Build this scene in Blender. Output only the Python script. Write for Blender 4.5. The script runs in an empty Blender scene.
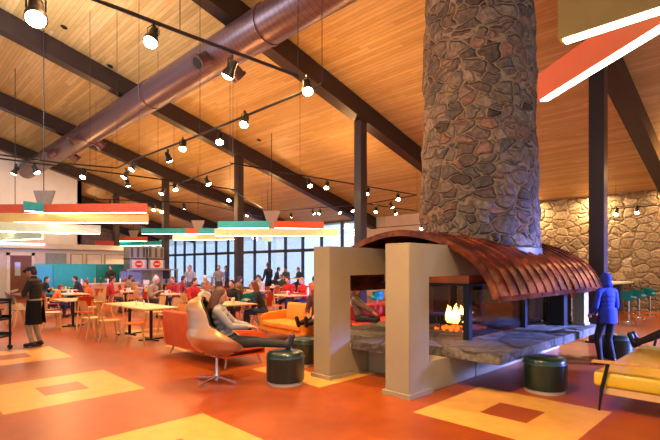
import bpy, bmesh, math, random
import numpy as np
from mathutils import Vector, Matrix
random.seed(7)
PI = math.pi
sc = bpy.context.scene
C = bpy.data.collections.new('cafeteria'); sc.collection.children.link(C)
V = Vector

# ---------------------------------------------------------------- materials
def srgb(h):
    if isinstance(h, str):
        h = tuple(int(h[i:i+2], 16)/255 for i in (0, 2, 4))
    return tuple((c/12.92 if c <= .04045 else ((c+.055)/1.055)**2.4) for c in h)
MATS = {}
def mat(name, col, rough=.6, metal=0., var=.12, scale=6., bump=0., bscale=40., spec=.5, emit=None, es=0., coat=0., stretch=(1, 1, 1)):
    if name in MATS: return MATS[name]
    m = bpy.data.materials.new(name); m.use_nodes = True; MATS[name] = m
    nt = m.node_tree; N = nt.nodes; L = nt.links
    b = N['Principled BSDF']; c = srgb(col)
    tc = N.new('ShaderNodeTexCoord'); mp = N.new('ShaderNodeMapping'); mp.inputs['Scale'].default_value = stretch
    L.new(tc.outputs['Object'], mp.inputs[0])
    nz = N.new('ShaderNodeTexNoise'); nz.inputs['Scale'].default_value = scale; nz.inputs['Detail'].default_value = 4
    L.new(mp.outputs[0], nz.inputs['Vector'])
    cr = N.new('ShaderNodeValToRGB')
    cr.color_ramp.elements[0].position = .3; cr.color_ramp.elements[1].position = .7
    cr.color_ramp.elements[0].color = tuple(x*(1-var) for x in c)+(1,)
    cr.color_ramp.elements[1].color = tuple(min(1, x*(1+var)) for x in c)+(1,)
    L.new(nz.outputs[0], cr.inputs[0]); L.new(cr.outputs[0], b.inputs['Base Color'])
    b.inputs['Roughness'].default_value = rough; b.inputs['Metallic'].default_value = metal
    b.inputs['Specular IOR Level'].default_value = spec; b.inputs['Coat Weight'].default_value = coat
    if emit is not None:
        b.inputs['Emission Color'].default_value = srgb(emit)+(1,); b.inputs['Emission Strength'].default_value = es
    if bump:
        n2 = N.new('ShaderNodeTexNoise'); n2.inputs['Scale'].default_value = bscale; L.new(mp.outputs[0], n2.inputs['Vector'])
        bp = N.new('ShaderNodeBump'); bp.inputs['Strength'].default_value = bump; bp.inputs['Distance'].default_value = .01
        L.new(n2.outputs[0], bp.inputs['Height']); L.new(bp.outputs[0], b.inputs['Normal'])
    return m
def emis(name, col, s):
    if name in MATS: return MATS[name]
    m = bpy.data.materials.new(name); m.use_nodes = True; MATS[name] = m
    b = m.node_tree.nodes['Principled BSDF']; b.inputs['Base Color'].default_value = (.8, .8, .8, 1)
    b.inputs['Emission Color'].default_value = srgb(col)+(1,); b.inputs['Emission Strength'].default_value = s
    return m
def newmat(name):
    m = bpy.data.materials.new(name); m.use_nodes = True; MATS[name] = m
    nt = m.node_tree; return m, nt, nt.nodes, nt.links, nt.nodes['Principled BSDF']
def mth(nt, op, a, b=None, c=None):
    n = nt.nodes.new('ShaderNodeMath'); n.operation = op
    for i, x in enumerate((a, b, c)):
        if x is None: continue
        if isinstance(x, (int, float)): n.inputs[i].default_value = x
        else: nt.links.new(x, n.inputs[i])
    return n.outputs[0]
def mixc(nt, f, a, b, mode='MIX'):
    n = nt.nodes.new('ShaderNodeMix'); n.data_type = 'RGBA'; n.blend_type = mode
    for s, x in ((0, f), (6, a), (7, b)):
        if isinstance(x, (int, float)): n.inputs[s].default_value = x
        elif isinstance(x, tuple): n.inputs[s].default_value = x if len(x) == 4 else x+(1,)
        else: nt.links.new(x, n.inputs[s])
    return n.outputs[2]
def noise(nt, vec, s, d=3):
    n = nt.nodes.new('ShaderNodeTexNoise'); n.inputs['Scale'].default_value = s; n.inputs['Detail'].default_value = d
    nt.links.new(vec, n.inputs['Vector']); return n.outputs[0]
def ramp(nt, f, stops):
    n = nt.nodes.new('ShaderNodeValToRGB'); e = n.color_ramp.elements
    while len(e) < len(stops): e.new(.5)
    for x, (p, c) in zip(e, stops): x.position = p; x.color = srgb(c)+(1,)
    nt.links.new(f, n.inputs[0]); return n.outputs[0]

def stone_mat(name, scale, stops, mortar, zs=1.5, gap=.055):
    m, nt, N, L, b = newmat(name)
    tc = N.new('ShaderNodeTexCoord'); mp = N.new('ShaderNodeMapping'); mp.inputs['Scale'].default_value = (1, 1, zs)
    L.new(tc.outputs['Object'], mp.inputs[0])
    ns = N.new('ShaderNodeTexNoise'); ns.inputs['Scale'].default_value = 2.2; L.new(mp.outputs[0], ns.inputs['Vector'])
    vm = N.new('ShaderNodeVectorMath'); vm.operation = 'MULTIPLY_ADD'; L.new(ns.outputs[1], vm.inputs[0])
    vm.inputs[1].default_value = (.35, .35, .35); L.new(mp.outputs[0], vm.inputs[2])
    v1 = N.new('ShaderNodeTexVoronoi'); v1.inputs['Scale'].default_value = scale; L.new(vm.outputs[0], v1.inputs['Vector'])
    v2 = N.new('ShaderNodeTexVoronoi'); v2.feature = 'DISTANCE_TO_EDGE'; v2.inputs['Scale'].default_value = scale; L.new(vm.outputs[0], v2.inputs['Vector'])
    v1.inputs['Randomness'].default_value = v2.inputs['Randomness'].default_value = .9
    sep = N.new('ShaderNodeSeparateColor'); L.new(v1.outputs['Color'], sep.inputs[0])
    base = ramp(nt, sep.outputs[0], stops)
    fine = noise(nt, tc.outputs['Object'], 14, 6)
    base = mixc(nt, .75, base, ramp(nt, fine, [(.3, '8c8c8c'), (.65, 'ffffff')]), 'MULTIPLY')
    mr = N.new('ShaderNodeMapRange'); mr.interpolation_type = 'SMOOTHSTEP'; L.new(v2.outputs[0], mr.inputs[0])
    mr.inputs[1].default_value = gap*.35; mr.inputs[2].default_value = gap
    L.new(mixc(nt, mr.outputs[0], srgb(mortar), base), b.inputs['Base Color'])
    b.inputs['Roughness'].default_value = .8; b.inputs['Specular IOR Level'].default_value = .3
    mr2 = N.new('ShaderNodeMapRange'); mr2.interpolation_type = 'SMOOTHSTEP'; L.new(v2.outputs[0], mr2.inputs[0]); mr2.inputs[2].default_value = .16
    h = mth(nt, 'ADD', mr2.outputs[0], mth(nt, 'MULTIPLY', fine, .5))
    h = mth(nt, 'ADD', h, mth(nt, 'MULTIPLY', sep.outputs[1], .5))
    bp = N.new('ShaderNodeBump'); bp.inputs['Strength'].default_value = 1; bp.inputs['Distance'].default_value = .05
    L.new(h, bp.inputs['Height']); L.new(bp.outputs[0], b.inputs['Normal'])
    return m

# ---------------------------------------------------------------- mesh helpers
class MB:
    def __init__(s): s.b = bmesh.new()
    def box(s, x0, x1, y0, y1, z0, z1, M=None):
        vs = [s.b.verts.new(V(p)) for p in ((x0,y0,z0),(x1,y0,z0),(x1,y1,z0),(x0,y1,z0),(x0,y0,z1),(x1,y0,z1),(x1,y1,z1),(x0,y1,z1))]
        for f in ((3,2,1,0),(4,5,6,7),(0,1,5,4),(1,2,6,5),(2,3,7,6),(3,0,4,7)): s.b.faces.new([vs[i] for i in f])
        if M is not None: bmesh.ops.transform(s.b, matrix=M, verts=vs)
        return s
    def rbox(s, x0, x1, y0, y1, z0, z1, r=.03, seg=3, M=None):
        t = bmesh.new(); q = MB.__new__(MB); q.b = t; q.box(x0, x1, y0, y1, z0, z1)
        bmesh.ops.bevel(t, geom=t.edges[:], offset=r, segments=seg, affect='EDGES', profile=.5)
        if M is not None: bmesh.ops.transform(t, matrix=M, verts=t.verts)
        s.add(t); return s
    def add(s, t):
        me = bpy.data.meshes.new('tmp'); t.to_mesh(me); t.free(); s.b.from_mesh(me); bpy.data.meshes.remove(me)
    def tube(s, pts, r, n=10, close=True):
        pts = [V(p) for p in pts]; rs = r if isinstance(r, (list, tuple)) else [r]*len(pts)
        rings = []; up = None
        for i, p in enumerate(pts):
            d = (pts[min(i+1, len(pts)-1)]-pts[max(i-1, 0)]).normalized()
            if up is None:
                up = V((0, 0, 1)) if abs(d.z) < .9 else V((1, 0, 0))
            a = d.cross(up).normalized(); bb = a.cross(d).normalized(); up = bb
            rings.append([s.b.verts.new(p+a*math.cos(2*PI*k/n)*rs[i]+bb*math.sin(2*PI*k/n)*rs[i]) for k in range(n)])
        for A, B in zip(rings, rings[1:]):
            for k in range(n): s.b.faces.new([A[k], A[(k+1) % n], B[(k+1) % n], B[k]])
        if close: s.b.faces.new(rings[0][::-1]); s.b.faces.new(rings[-1])
        return s
    def lathe(s, prof, n=24, c=(0, 0, 0), sx=1, sy=1):
        c = V(c); rings = []
        for r, z in prof:
            rings.append([s.b.verts.new(c+V((r*sx*math.cos(2*PI*k/n), r*sy*math.sin(2*PI*k/n), z))) for k in range(n)])
        for A, B in zip(rings, rings[1:]):
            for k in range(n): s.b.faces.new([A[k], A[(k+1) % n], B[(k+1) % n], B[k]])
        s.b.faces.new(rings[0][::-1]); s.b.faces.new(rings[-1]); return s
    def prism(s, pts, d, M=None):
        """closed outline of 3-D points, extruded by vector d"""
        d = V(d); a = [s.b.verts.new(V(p)) for p in pts]; b_ = [s.b.verts.new(V(p)+d) for p in pts]; n = len(pts)
        s.b.faces.new(a); s.b.faces.new(b_[::-1])
        for i in range(n): s.b.faces.new([a[i], b_[i], b_[(i+1) % n], a[(i+1) % n]])
        return s
    def grid(s, f, nu, nv, th=0):
        vs = [[s.b.verts.new(V(f(i/nu, j/nv))) for j in range(nv+1)] for i in range(nu+1)]
        for i in range(nu):
            for j in range(nv): s.b.faces.new([vs[i][j], vs[i+1][j], vs[i+1][j+1], vs[i][j+1]])
        return s
    def ball(s, c, r, M=None, n=12):
        r = r if isinstance(r, (tuple, list)) else (r, r, r)
        T = Matrix.Translation(V(c)) @ (M.to_4x4() if M is not None else Matrix.Identity(4)) @ Matrix.Diagonal((*r, 1))
        bmesh.ops.create_uvsphere(s.b, u_segments=n, v_segments=max(6, n*2//3), radius=1, matrix=T); return s
    def build(s, name, m, parent=None, smooth=False, loc=None, bevel=0):
        b = s.b
        if bevel: bmesh.ops.bevel(b, geom=b.edges[:], offset=bevel, segments=2, affect='EDGES')
        bmesh.ops.recalc_face_normals(b, faces=b.faces)
        me = bpy.data.meshes.new(name); b.to_mesh(me); b.free()
        if smooth:
            for p in me.polygons: p.use_smooth = True
            try: me.set_sharp_from_angle(angle=math.radians(40))
            except Exception: pass
        o = bpy.data.objects.new(name, me); C.objects.link(o)
        for x in (m if isinstance(m, (list, tuple)) else [m]): me.materials.append(x)
        if parent: o.parent = parent
        if loc: o.location = loc
        return o
def thing(name, label, cat, loc=(0, 0, 0), rz=0, group=None):
    o = bpy.data.objects.new(name, None); C.objects.link(o); o.empty_display_size = .1
    o.location = loc; o.rotation_euler = (0, 0, rz); o['label'] = label; o['category'] = cat
    if group: o['group'] = group
    return o
def tag(o, label, cat, group=None, kind=None):
    o['label'] = label; o['category'] = cat
    if group: o['group'] = group
    if kind: o['kind'] = kind
    return o
def struct(name, mb, m, smooth=False, parent=None, **k):
    o = mb.build(name, m, parent, smooth, **k)
    if not parent: o['kind'] = 'structure'
    return o
KIDS = {}
def dup(root, loc, rz, label, group=None, mats=None):
    def cp(o, par):
        c = o.copy(); C.objects.link(c); c.parent = par
        if mats and o.type == 'MESH':
            base = o.name.split('.')[0]
            if base in mats:
                c.material_slots[0].link = 'OBJECT'; c.material_slots[0].material = mats[base]
        for ch in KIDS.get(o.name) or list(o.children): cp(ch, c)
        return c
    kids = list(root.children)
    c = root.copy(); C.objects.link(c)
    for ch in kids: cp(ch, c)
    c.location = loc; c.rotation_euler = (0, 0, rz); c['label'] = label
    if group: c['group'] = group
    return c

# camera frame: the room's long axes X (away to the right) and Y (away to the left), eye 1.65 m up
F, HY, EYE = 462., 267., 1.65
def P(px, py, Z=0.):
    z = (EYE-Z)*F/(py-HY); l = z*(px-330)/F
    return V(((z+l)*.70711, (z-l)*.70711, Z))
cam = bpy.data.cameras.new('camera'); co = bpy.data.objects.new('camera', cam); C.objects.link(co); sc.camera = co
co.location = (0, 0, EYE); co.rotation_euler = (PI/2, 0, -PI/4)
cam.sensor_width = 36; cam.lens = 36*F/660; cam.shift_y = (HY-220)/660; cam.clip_end = 400; cam.clip_start = .05

# ---------------------------------------------------------------- surfaces
# ceiling boards run along Y
def plank_ceiling():
    m, nt, N, L, b = newmat('ceiling_boards')
    tc = N.new('ShaderNodeTexCoord'); sp = N.new('ShaderNodeSeparateXYZ'); L.new(tc.outputs['Object'], sp.inputs[0])
    u = mth(nt, 'MULTIPLY', sp.outputs[0], 1/.115); fl = mth(nt, 'FLOOR', u); fr = mth(nt, 'FRACT', u)
    w = N.new('ShaderNodeTexWhiteNoise'); w.noise_dimensions = '1D'; L.new(fl, w.inputs['W'])
    off = mth(nt, 'MULTIPLY', w.outputs[0], 17); seg = mth(nt, 'FLOOR', mth(nt, 'MULTIPLY', mth(nt, 'ADD', sp.outputs[1], off), 1/3.2))
    w2 = N.new('ShaderNodeTexWhiteNoise'); w2.noise_dimensions = '2D'
    cb = N.new('ShaderNodeCombineXYZ'); L.new(fl, cb.inputs[0]); L.new(seg, cb.inputs[1]); L.new(cb.outputs[0], w2.inputs['Vector'])
    col = ramp(nt, w2.outputs[0], [(0, 'c09f5c'), (.5, 'ccaa66'), (1, 'dabb7a')])
    mp = N.new('ShaderNodeMapping'); mp.inputs['Scale'].default_value = (14, .8, 14); L.new(tc.outputs['Object'], mp.inputs[0])
    col = mixc(nt, .35, col, ramp(nt, noise(nt, mp.outputs[0], 3, 5), [(.35, 'b8b8b8'), (.65, 'ffffff')]), 'MULTIPLY')
    e = mth(nt, 'ABSOLUTE', mth(nt, 'SUBTRACT', fr, .5)); g = mth(nt, 'GREATER_THAN', e, .44)
    col = mixc(nt, mth(nt, 'MULTIPLY', g, .4), col, (.2, .09, .04))
    L.new(col, b.inputs['Base Color']); b.inputs['Roughness'].default_value = .5
    bp = N.new('ShaderNodeBump'); bp.inputs['Distance'].default_value = .01; bp.inputs['Strength'].default_value = .6
    L.new(mth(nt, 'SUBTRACT', 1, g), bp.inputs['Height']); L.new(bp.outputs[0], b.inputs['Normal'])
    return m
def floor_mat():
    m, nt, N, L, b = newmat('stained_concrete')
    tc = N.new('ShaderNodeTexCoord'); sp = N.new('ShaderNodeSeparateXYZ'); L.new(tc.outputs['Object'], sp.inputs[0])
    X, Y = sp.outputs[0], sp.outputs[1]
    n1 = noise(nt, tc.outputs['Object'], .7, 6); n2 = noise(nt, tc.outputs['Object'], 5, 6)
    base = ramp(nt, n1, [(.3, '84380c'), (.5, '9c460f'), (.7, 'b05615')])
    base = mixc(nt, .4, base, ramp(nt, n2, [(.3, 'c4b4ac'), (.7, 'ffffff')]), 'MULTIPLY')
    # inlaid squares, 1.6 m, staggered from column to column, each with a darker square in its middle
    iu = mth(nt, 'DIVIDE', mth(nt, 'SUBTRACT', X, .215), 3.31); ci = mth(nt, 'FLOOR', iu)
    du = mth(nt, 'ABSOLUTE', mth(nt, 'MULTIPLY', mth(nt, 'SUBTRACT', mth(nt, 'FRACT', iu), .5), 3.31))
    sh = mth(nt, 'MULTIPLY', mth(nt, 'MODULO', mth(nt, 'ADD', ci, 20), 2), .528)
    iv = mth(nt, 'ADD', mth(nt, 'DIVIDE', mth(nt, 'SUBTRACT', Y, 3.9-1.565), 3.13), sh)
    dv = mth(nt, 'ABSOLUTE', mth(nt, 'MULTIPLY', mth(nt, 'SUBTRACT', mth(nt, 'FRACT', iv), .5), 3.13))
    d = mth(nt, 'MAXIMUM', du, dv)
    reg = mth(nt, 'MULTIPLY', mth(nt, 'LESS_THAN', X, 7), mth(nt, 'LESS_THAN', Y, 12.2))
    a = mth(nt, 'MULTIPLY', mth(nt, 'LESS_THAN', d, .8), reg); i = mth(nt, 'MULTIPLY', mth(nt, 'LESS_THAN', d, .265), reg)
    gold = mixc(nt, .4, srgb('dba24a'), ramp(nt, n2, [(.3, 'c8b8a8'), (.7, 'ffffff')]), 'MULTIPLY')
    c = mixc(nt, a, base, gold); c = mixc(nt, i, c, mixc(nt, .5, base, srgb('9a4a20')))
    L.new(c, b.inputs['Base Color'])
    L.new(mth(nt, 'MULTIPLY_ADD', n1, .15, .3), b.inputs['Roughness']); b.inputs['Specular IOR Level'].default_value = .5
    return m
M_ceil = plank_ceiling(); M_floor = floor_mat()
M_beam = mat('dark_beam', '2a1915', .45, var=.2, scale=3)
M_steel = mat('painted_post', '2c201e', .35, var=.15, scale=2)
M_white = mat('white_plaster', 'd8cfc6', .8, var=.04, scale=2, bump=.1)
M_cream = mat('cream_plaster', 'cbb394', .85, var=.05, scale=2, bump=.1)
M_taupe = mat('taupe_plaster', '988866', .75, var=.06, scale=2.5, bump=.15, bscale=30)
M_column = stone_mat('column_stone', 3.4, [(0, '40352f'), (.2, '8a735f'), (.4, '5c544c'), (.55, '9a846c'), (.7, '66544c'), (.85, '966e56'), (1, '80786a')], '8a765c')
M_wallstone = stone_mat('wall_stone', 2.5, [(0, '8d7452'), (.3, 'b39a74'), (.55, '9c7f58'), (.8, 'c9b08a'), (1, '7a6246')], '7c664a', 1.3, .04)
M_slab = stone_mat('flagstone', 1.1, [(0, '5b5348'), (.4, '7a6f5e'), (.7, '66604f'), (1, '8a7a62')], '4a4238', 1, .03)
M_frame = mat('window_frame_blue_grey', '2c3644', .5, var=.1)
M_snow = mat('snow', 'dfe8f2', .8, var=.05, scale=.6, bump=.3, bscale=2)
M_black = mat('black_metal', '14120f', .45, metal=.3, var=.1)
M_chrome = mat('chrome', 'c8c8c8', .18, metal=1, var=.05)
M_brushed = mat('brushed_steel', '9d9a94', .32, metal=.9, var=.15, scale=20, stretch=(1, 1, 12))
def glass(name, tint=(.9, .95, 1), refl=.06):
    m, nt, N, L, b = newmat(name); N.remove(b); out = N['Material Output']
    t = N.new('ShaderNodeBsdfTransparent'); t.inputs[0].default_value = tint+(1,)
    g = N.new('ShaderNodeBsdfGlossy'); g.inputs['Roughness'].default_value = .03
    lw = N.new('ShaderNodeLayerWeight'); lw.inputs[0].default_value = .25; mx = N.new('ShaderNodeMixShader')
    L.new(mth(nt, 'MULTIPLY_ADD', lw.outputs[0], .5, refl), mx.inputs[0]); L.new(t.outputs[0], mx.inputs[1]); L.new(g.outputs[0], mx.inputs[2])
    L.new(mx.outputs[0], out.inputs[0]); return m
M_glass = glass('clear_glass'); M_smoke = glass('sooty_glass', (.42, .42, .45), .08)

# ---------------------------------------------------------------- the room
XW, YL, YK = 20.4, 31.6, 28.5
def zc(x): return 10.18-.28*x          # underside of the ceiling boards
X0 = -3.0
struct('floor', MB().box(-9, XW+.3, -9, 56, -.2, 0), M_floor)
struct('ceiling', MB().prism([(X0, -9, zc(X0)), (XW+.5, -9, zc(XW+.5)), (XW+.5, -9, zc(XW+.5)+.25), (X0, -9, zc(X0)+.25)], (0, 65, 0)), M_ceil)
struct('ceiling_far_slope', MB().prism([(X0, -9, zc(X0)), (X0, -9, zc(X0)+.25), (X0-9, -9, zc(X0)-2.3), (X0-9, -9, zc(X0)-2.55)], (0, 65, 0)), M_ceil)
struct('wall_left', MB().box(-9, 9.5, YL, YL+.25, 0, 9.9).box(-9, 3, YK-.01, YL, 0, 2.8), M_white)
struct('wall_back', MB().box(9.3, XW+.3, 55.8, 56, 0, 8).box(9.25, 9.5, YL, 56, 0, 8), M_cream)
struct('wall_right', MB().box(XW, XW+.3, 9.2, 17.5, 0, zc(XW)), M_cream)
struct('wall_stone', MB().box(XW-.05, XW+.3, -9, 9.2, 0, zc(XW)), M_wallstone)
# beams and posts, one frame per bay
BY = [-3.93, 3.0, 9.9, 16.85, 23.8, 30.75, 37.7, 44.6, 51.5]
for i, y in enumerate(BY):
    xe = XW
    b = MB(); w = .17
    for (dz0, dz1, ww) in ((-.60, -.03, w), (-.66, -.60, w+.035)):
        pts = [(X0, y-ww, zc(X0)+dz0), (xe, y-ww, zc(xe)+dz0), (xe, y-ww, zc(xe)+dz1), (X0, y-ww, zc(X0)+dz1)]
        b.prism(pts, (0, 2*ww, 0))
    struct('trim_%d' % (i+1), b, M_beam)
    if i > 0:
        p = thing('structural_post', ['', 'dark post beside the stone fireplace, rising behind the copper hood', 'thick dark post left of the stone chimney, behind the pale fireplace frames',
            'dark post rising behind the orange sofa, near the middle of the windows', 'slim dark post just right of the steel ovens', 'slim dark post behind the kitchen partition end',
            'furthest left of the slim posts in the distant bay', 'distant slim post beyond the kitchen', 'last distant post near the end wall'][i], 'post', (11.3, y, 0))
        MB().box(-.15, .15, -.15, .15, 0, zc(11.3)-.64).build('shaft', M_steel, p, bevel=.01)
        MB().box(-.2, .2, -.2, .2, 0, .03).build('base_plate', M_steel, p)
# curtain wall of windows, head to floor
y0 = 17.5; step = 1.8; H = zc(XW)
for i in range(21):
    a = y0+i*step; b_ = a+step
    w = struct('window_%d' % (i+1), MB().box(XW-.06, XW+.1, a, a+.14, 0, H), M_frame)
    struct('window_frame', MB().box(XW-.03, XW+.07, a+.14, b_, 2.66, 2.86).box(XW-.03, XW+.07, a+.14, b_, 0, .12).box(XW-.03, XW+.07, a+.14, b_, H-.1, H), M_frame, parent=w)
    struct('window_pane', MB().box(XW+.02, XW+.03, a+.14, b_, .12, H-.1), M_glass, parent=w)
# outside: snow, a snowy bank and a lodge roof edge
struct('snow_ground', MB().box(XW+.3, 140, -20, 160, -.5, -.15), M_snow)
struct('snow_bank', MB().prism([(34, 5, -.3), (75, 5, 9), (140, 5, 14), (140, 5, -.3)], (0, 150, 0)), M_snow)
# ---------------------------------------------------------------- world, exposure
w = bpy.data.worlds.new('daylight'); sc.world = w; w.use_nodes = True
nt = w.node_tree; bg = nt.nodes['Background']
tc = nt.nodes.new('ShaderNodeTexCoord'); sp = nt.nodes.new('ShaderNodeSeparateXYZ'); nt.links.new(tc.outputs['Generated'], sp.inputs[0])
nt.links.new(ramp(nt, sp.outputs[2], [(0, 'c3d3ea'), (.1, 'dce8f6'), (.6, '8fb6e8'), (1, '6f9fe0')]), bg.inputs[0]); bg.inputs[1].default_value = 1.6
sc.view_settings.view_transform = 'Standard'; sc.view_settings.look = 'None'; sc.view_settings.gamma = 1
sc.view_settings.use_curve_mapping = False; sc.view_settings.exposure = 0.0
sun = bpy.data.lights.new('sun', 'SUN'); sun.energy = 4.5; sun.angle = .01; so = bpy.data.objects.new('sun', sun); C.objects.link(so); so.rotation_euler = V((.42, -.2, -.88)).to_track_quat('-Z', 'Y').to_euler()
def light(kind, name, loc, power, col, size=.1, aim=None, parent=None, spot=None, blend=.6):
    l = bpy.data.lights.new(name, kind); l.energy = power; l.color = srgb(col)
    if kind == 'AREA': l.size = size
    else: l.shadow_soft_size = size
    if spot: l.spot_size = math.radians(spot); l.spot_blend = blend
    o = bpy.data.objects.new(name, l); C.objects.link(o); o.location = loc
    if aim is not None: o.rotation_euler = (V(aim)-V(loc)).to_track_quat('-Z', 'Y').to_euler()
    if parent: o.parent = parent
    return o
# ---------------------------------------------------------------- duct
XD, ZD, RD = 6.5, 7.22, .45
duct = thing('ventilation_duct', 'large round spiral metal duct running under the ceiling beams', 'duct', (XD, 0, ZD))
def duct_mat():
    m, nt, N, L, b = newmat('duct_metal')
    tc = N.new('ShaderNodeTexCoord'); sp = N.new('ShaderNodeSeparateXYZ'); L.new(tc.outputs['Object'], sp.inputs[0])
    at = mth(nt, 'DIVIDE', mth(nt, 'ARCTAN2', sp.outputs[2], sp.outputs[0]), 2*PI)
    f = mth(nt, 'FRACT', mth(nt, 'ADD', mth(nt, 'MULTIPLY', sp.outputs[1], 1/.16), at))
    g = mth(nt, 'LESS_THAN', f, .14)
    L.new(mixc(nt, mth(nt, 'MULTIPLY', g, .5), srgb('65494a'), srgb('2a1c1b')), b.inputs['Base Color'])
    b.inputs['Metallic'].default_value = .45; b.inputs['Roughness'].default_value = .38
    bp = N.new('ShaderNodeBump'); bp.inputs['Distance'].default_value = .02; bp.inputs['Strength'].default_value = .7
    L.new(g, bp.inputs['Height']); L.new(bp.outputs[0], b.inputs['Normal']); return m
M_duct = duct_mat()
MB().tube([(0, -6, 0), (0, 31.3, 0)], RD, 40).build('duct_body', M_duct, duct, True)
for y in (2, 8.5, 14.6, 20.5, 26.5):
    MB().tube([(0, y-.05, 0), (0, y+.05, 0)], RD+.025, 40).build('joint_band', M_duct, duct, True)
for y in (5.6, 10.6, 20.9, 24.3):
    for sx in ((-1,) if y < 6 else (-1, 1)):
        nz = MB().tube([(sx*.3, y, -.2), (sx*.62, y, -.42)], [.2, .19], 20).tube([(sx*.60, y, -.40), (sx*.64, y, -.43)], .22, 20).build('air_nozzle', M_duct, duct, True)
        MB().tube([(sx*.615, y, -.415), (sx*.645, y, -.436)], .15, 16).build('nozzle_opening', M_black, nz)

# ---------------------------------------------------------------- fireplace
YC = 4.245
cp = mat('x', '000000'); MATS.pop('x')
def copper_mat():
    m, nt, N, L, b = newmat('aged_copper')
    tc = N.new('ShaderNodeTexCoord')
    mp = N.new('ShaderNodeMapping'); mp.inputs['Scale'].default_value = (1, 2.2, 2.2); L.new(tc.outputs['Object'], mp.inputs[0])
    n1 = noise(nt, mp.outputs[0], 1.6, 6); n2 = noise(nt, mp.outputs[0], 7, 5)
    c = ramp(nt, n1, [(.25, '4c2820'), (.45, '7c3e28'), (.6, 'a0542e'), (.8, 'cc7c48')])
    c = mixc(nt, .6, c, ramp(nt, n2, [(.3, '8c7470'), (.7, 'ffffff')]), 'MULTIPLY')
    L.new(c, b.inputs['Base Color']); b.inputs['Metallic'].default_value = .9
    L.new(mth(nt, 'MULTIPLY_ADD', n2, .35, .16), b.inputs['Roughness'])
    bp = N.new('ShaderNodeBump'); bp.inputs['Distance'].default_value = .02; bp.inputs['Strength'].default_value = .35
    L.new(noise(nt, mp.outputs[0], 2.5, 3), bp.inputs['Height']); L.new(bp.outputs[0], b.inputs['Normal']); return m
M_copper = copper_mat(); M_copperdark = mat('copper_inside', '5e2c18', .5, metal=.6, var=.3)
PR = [(-1.6, 1.25), (-1.52, 1.45), (-1.355, 1.69), (-1.06, 1.91), (-.61, 2.10), (0, 2.197)]
half = [(a, b) for a, b in PR]; prof = half+[(-a, b) for a, b in half[-2::-1]]
def catmull(pts, n=6):
    out = []
    for i in range(len(pts)-1):
        p0, p1, p2, p3 = (V(pts[max(i-1, 0)]), V(pts[i]), V(pts[i+1]), V(pts[min(i+2, len(pts)-1)]))
        for k in range(n):
            t = k/n; out.append(.5*((2*p1)+(p2-p0)*t+(2*p0-5*p1+4*p2-p3)*t*t+(3*p1-p0-3*p2+p3)*t**3))
    out.append(V(pts[-1])); return out
pc = catmull([(a, b, 0) for a, b in prof], 6)
def arch(x0, x1, out, inn, m, name, par, smooth=True):
    b = MB(); n = len(pc); rows = []
    for x in (x0, x1):
        for off in (out, inn):
            r = []
            for i, p in enumerate(pc):
                t = (pc[min(i+1, n-1)]-pc[max(i-1, 0)]).normalized(); nn = V((-t.y, t.x))
                r.append(b.b.verts.new((x, YC+p.x+nn.x*off, p.y+nn.y*off)))
            rows.append(r)
    o0, i0, o1, i1 = rows
    for k in range(n-1):
        for A, B in ((o0, o1), (i1, i0), (i0, o0), (o1, i1)): b.b.faces.new([A[k], A[k+1], B[k+1], B[k]])
    for k in (0, n-1): b.b.faces.new([o0[k], o1[k], i1[k], i0[k]])
    return b.build(name, m, par, smooth)
hood = thing('fireplace_hood', 'arched copper fireplace hood with standing seams around the stone chimney', 'fireplace hood')
HX0, HX1 = 5.7, 10.2
arch(HX0, HX1, 0, -.03, M_copper, 'hood_shell', hood, False)
NS = 14
for k in range(NS+1):
    x = HX0+.02+(HX1-HX0-.04)*k/NS
    arch(x-.01, x+.01, .02 if 0 < k < NS else .018, .0, M_copper, 'standing_seam', hood, False)
arch(HX0-.02, HX0+.05, .012, -.075, M_copper, 'front_rim', hood); arch(HX1-.05, HX1+.02, .012, -.075, M_copper, 'rear_rim', hood)
for sy in (-1, 1):
    MB().box(HX0, HX1, YC+sy*1.6-.02, YC+sy*1.6+.02, 1.2, 1.27).build('eave_strip', M_copper, hood)
chim = thing('stone_chimney', 'massive round chimney of dark fieldstones rising to the ceiling', 'chimney', (8.24, YC, 0))
rnd = random.Random(3); b = MB(); NA, NZ = 96, 110
def chr_(t, z):
    from mathutils import noise as nz
    r = 1.09-.022*(z-1.7); a = 2*PI*t; p = V((math.cos(a)*1.1, math.sin(a)*1.1, z))
    c = nz.cell_vector(V((p.x*2.4, p.y*2.4, p.z*3.6))).x
    return r+nz.noise(p*3.2)*.05+(c-.5)*.03
def cpt(k, j):
    z = 1.7+6.6*j/NZ; r = chr_(k/NA, z); x, y = r*math.cos(2*PI*k/NA), r*math.sin(2*PI*k/NA)
    return (x, y, min(z, zc(8.24+x)-.005+.0001*j))
rings = [[b.b.verts.new(cpt(k, j)) for k in range(NA)] for j in range(NZ+1)]
for A, B in zip(rings, rings[1:]):
    for k in range(NA): b.b.faces.new([A[k], A[(k+1) % NA], B[(k+1) % NA], B[k]])
o = b.build('stone_shaft', M_column, chim, False)
for p in o.data.polygons: p.use_smooth = True
MB().lathe([(1.13, 1.8), (1.14, 1.83), (1.12, 1.98), (1.09, 2.0)], 48).build('lead_flashing', mat('lead', '6f6258', .5, metal=.5), chim, True)
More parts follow.
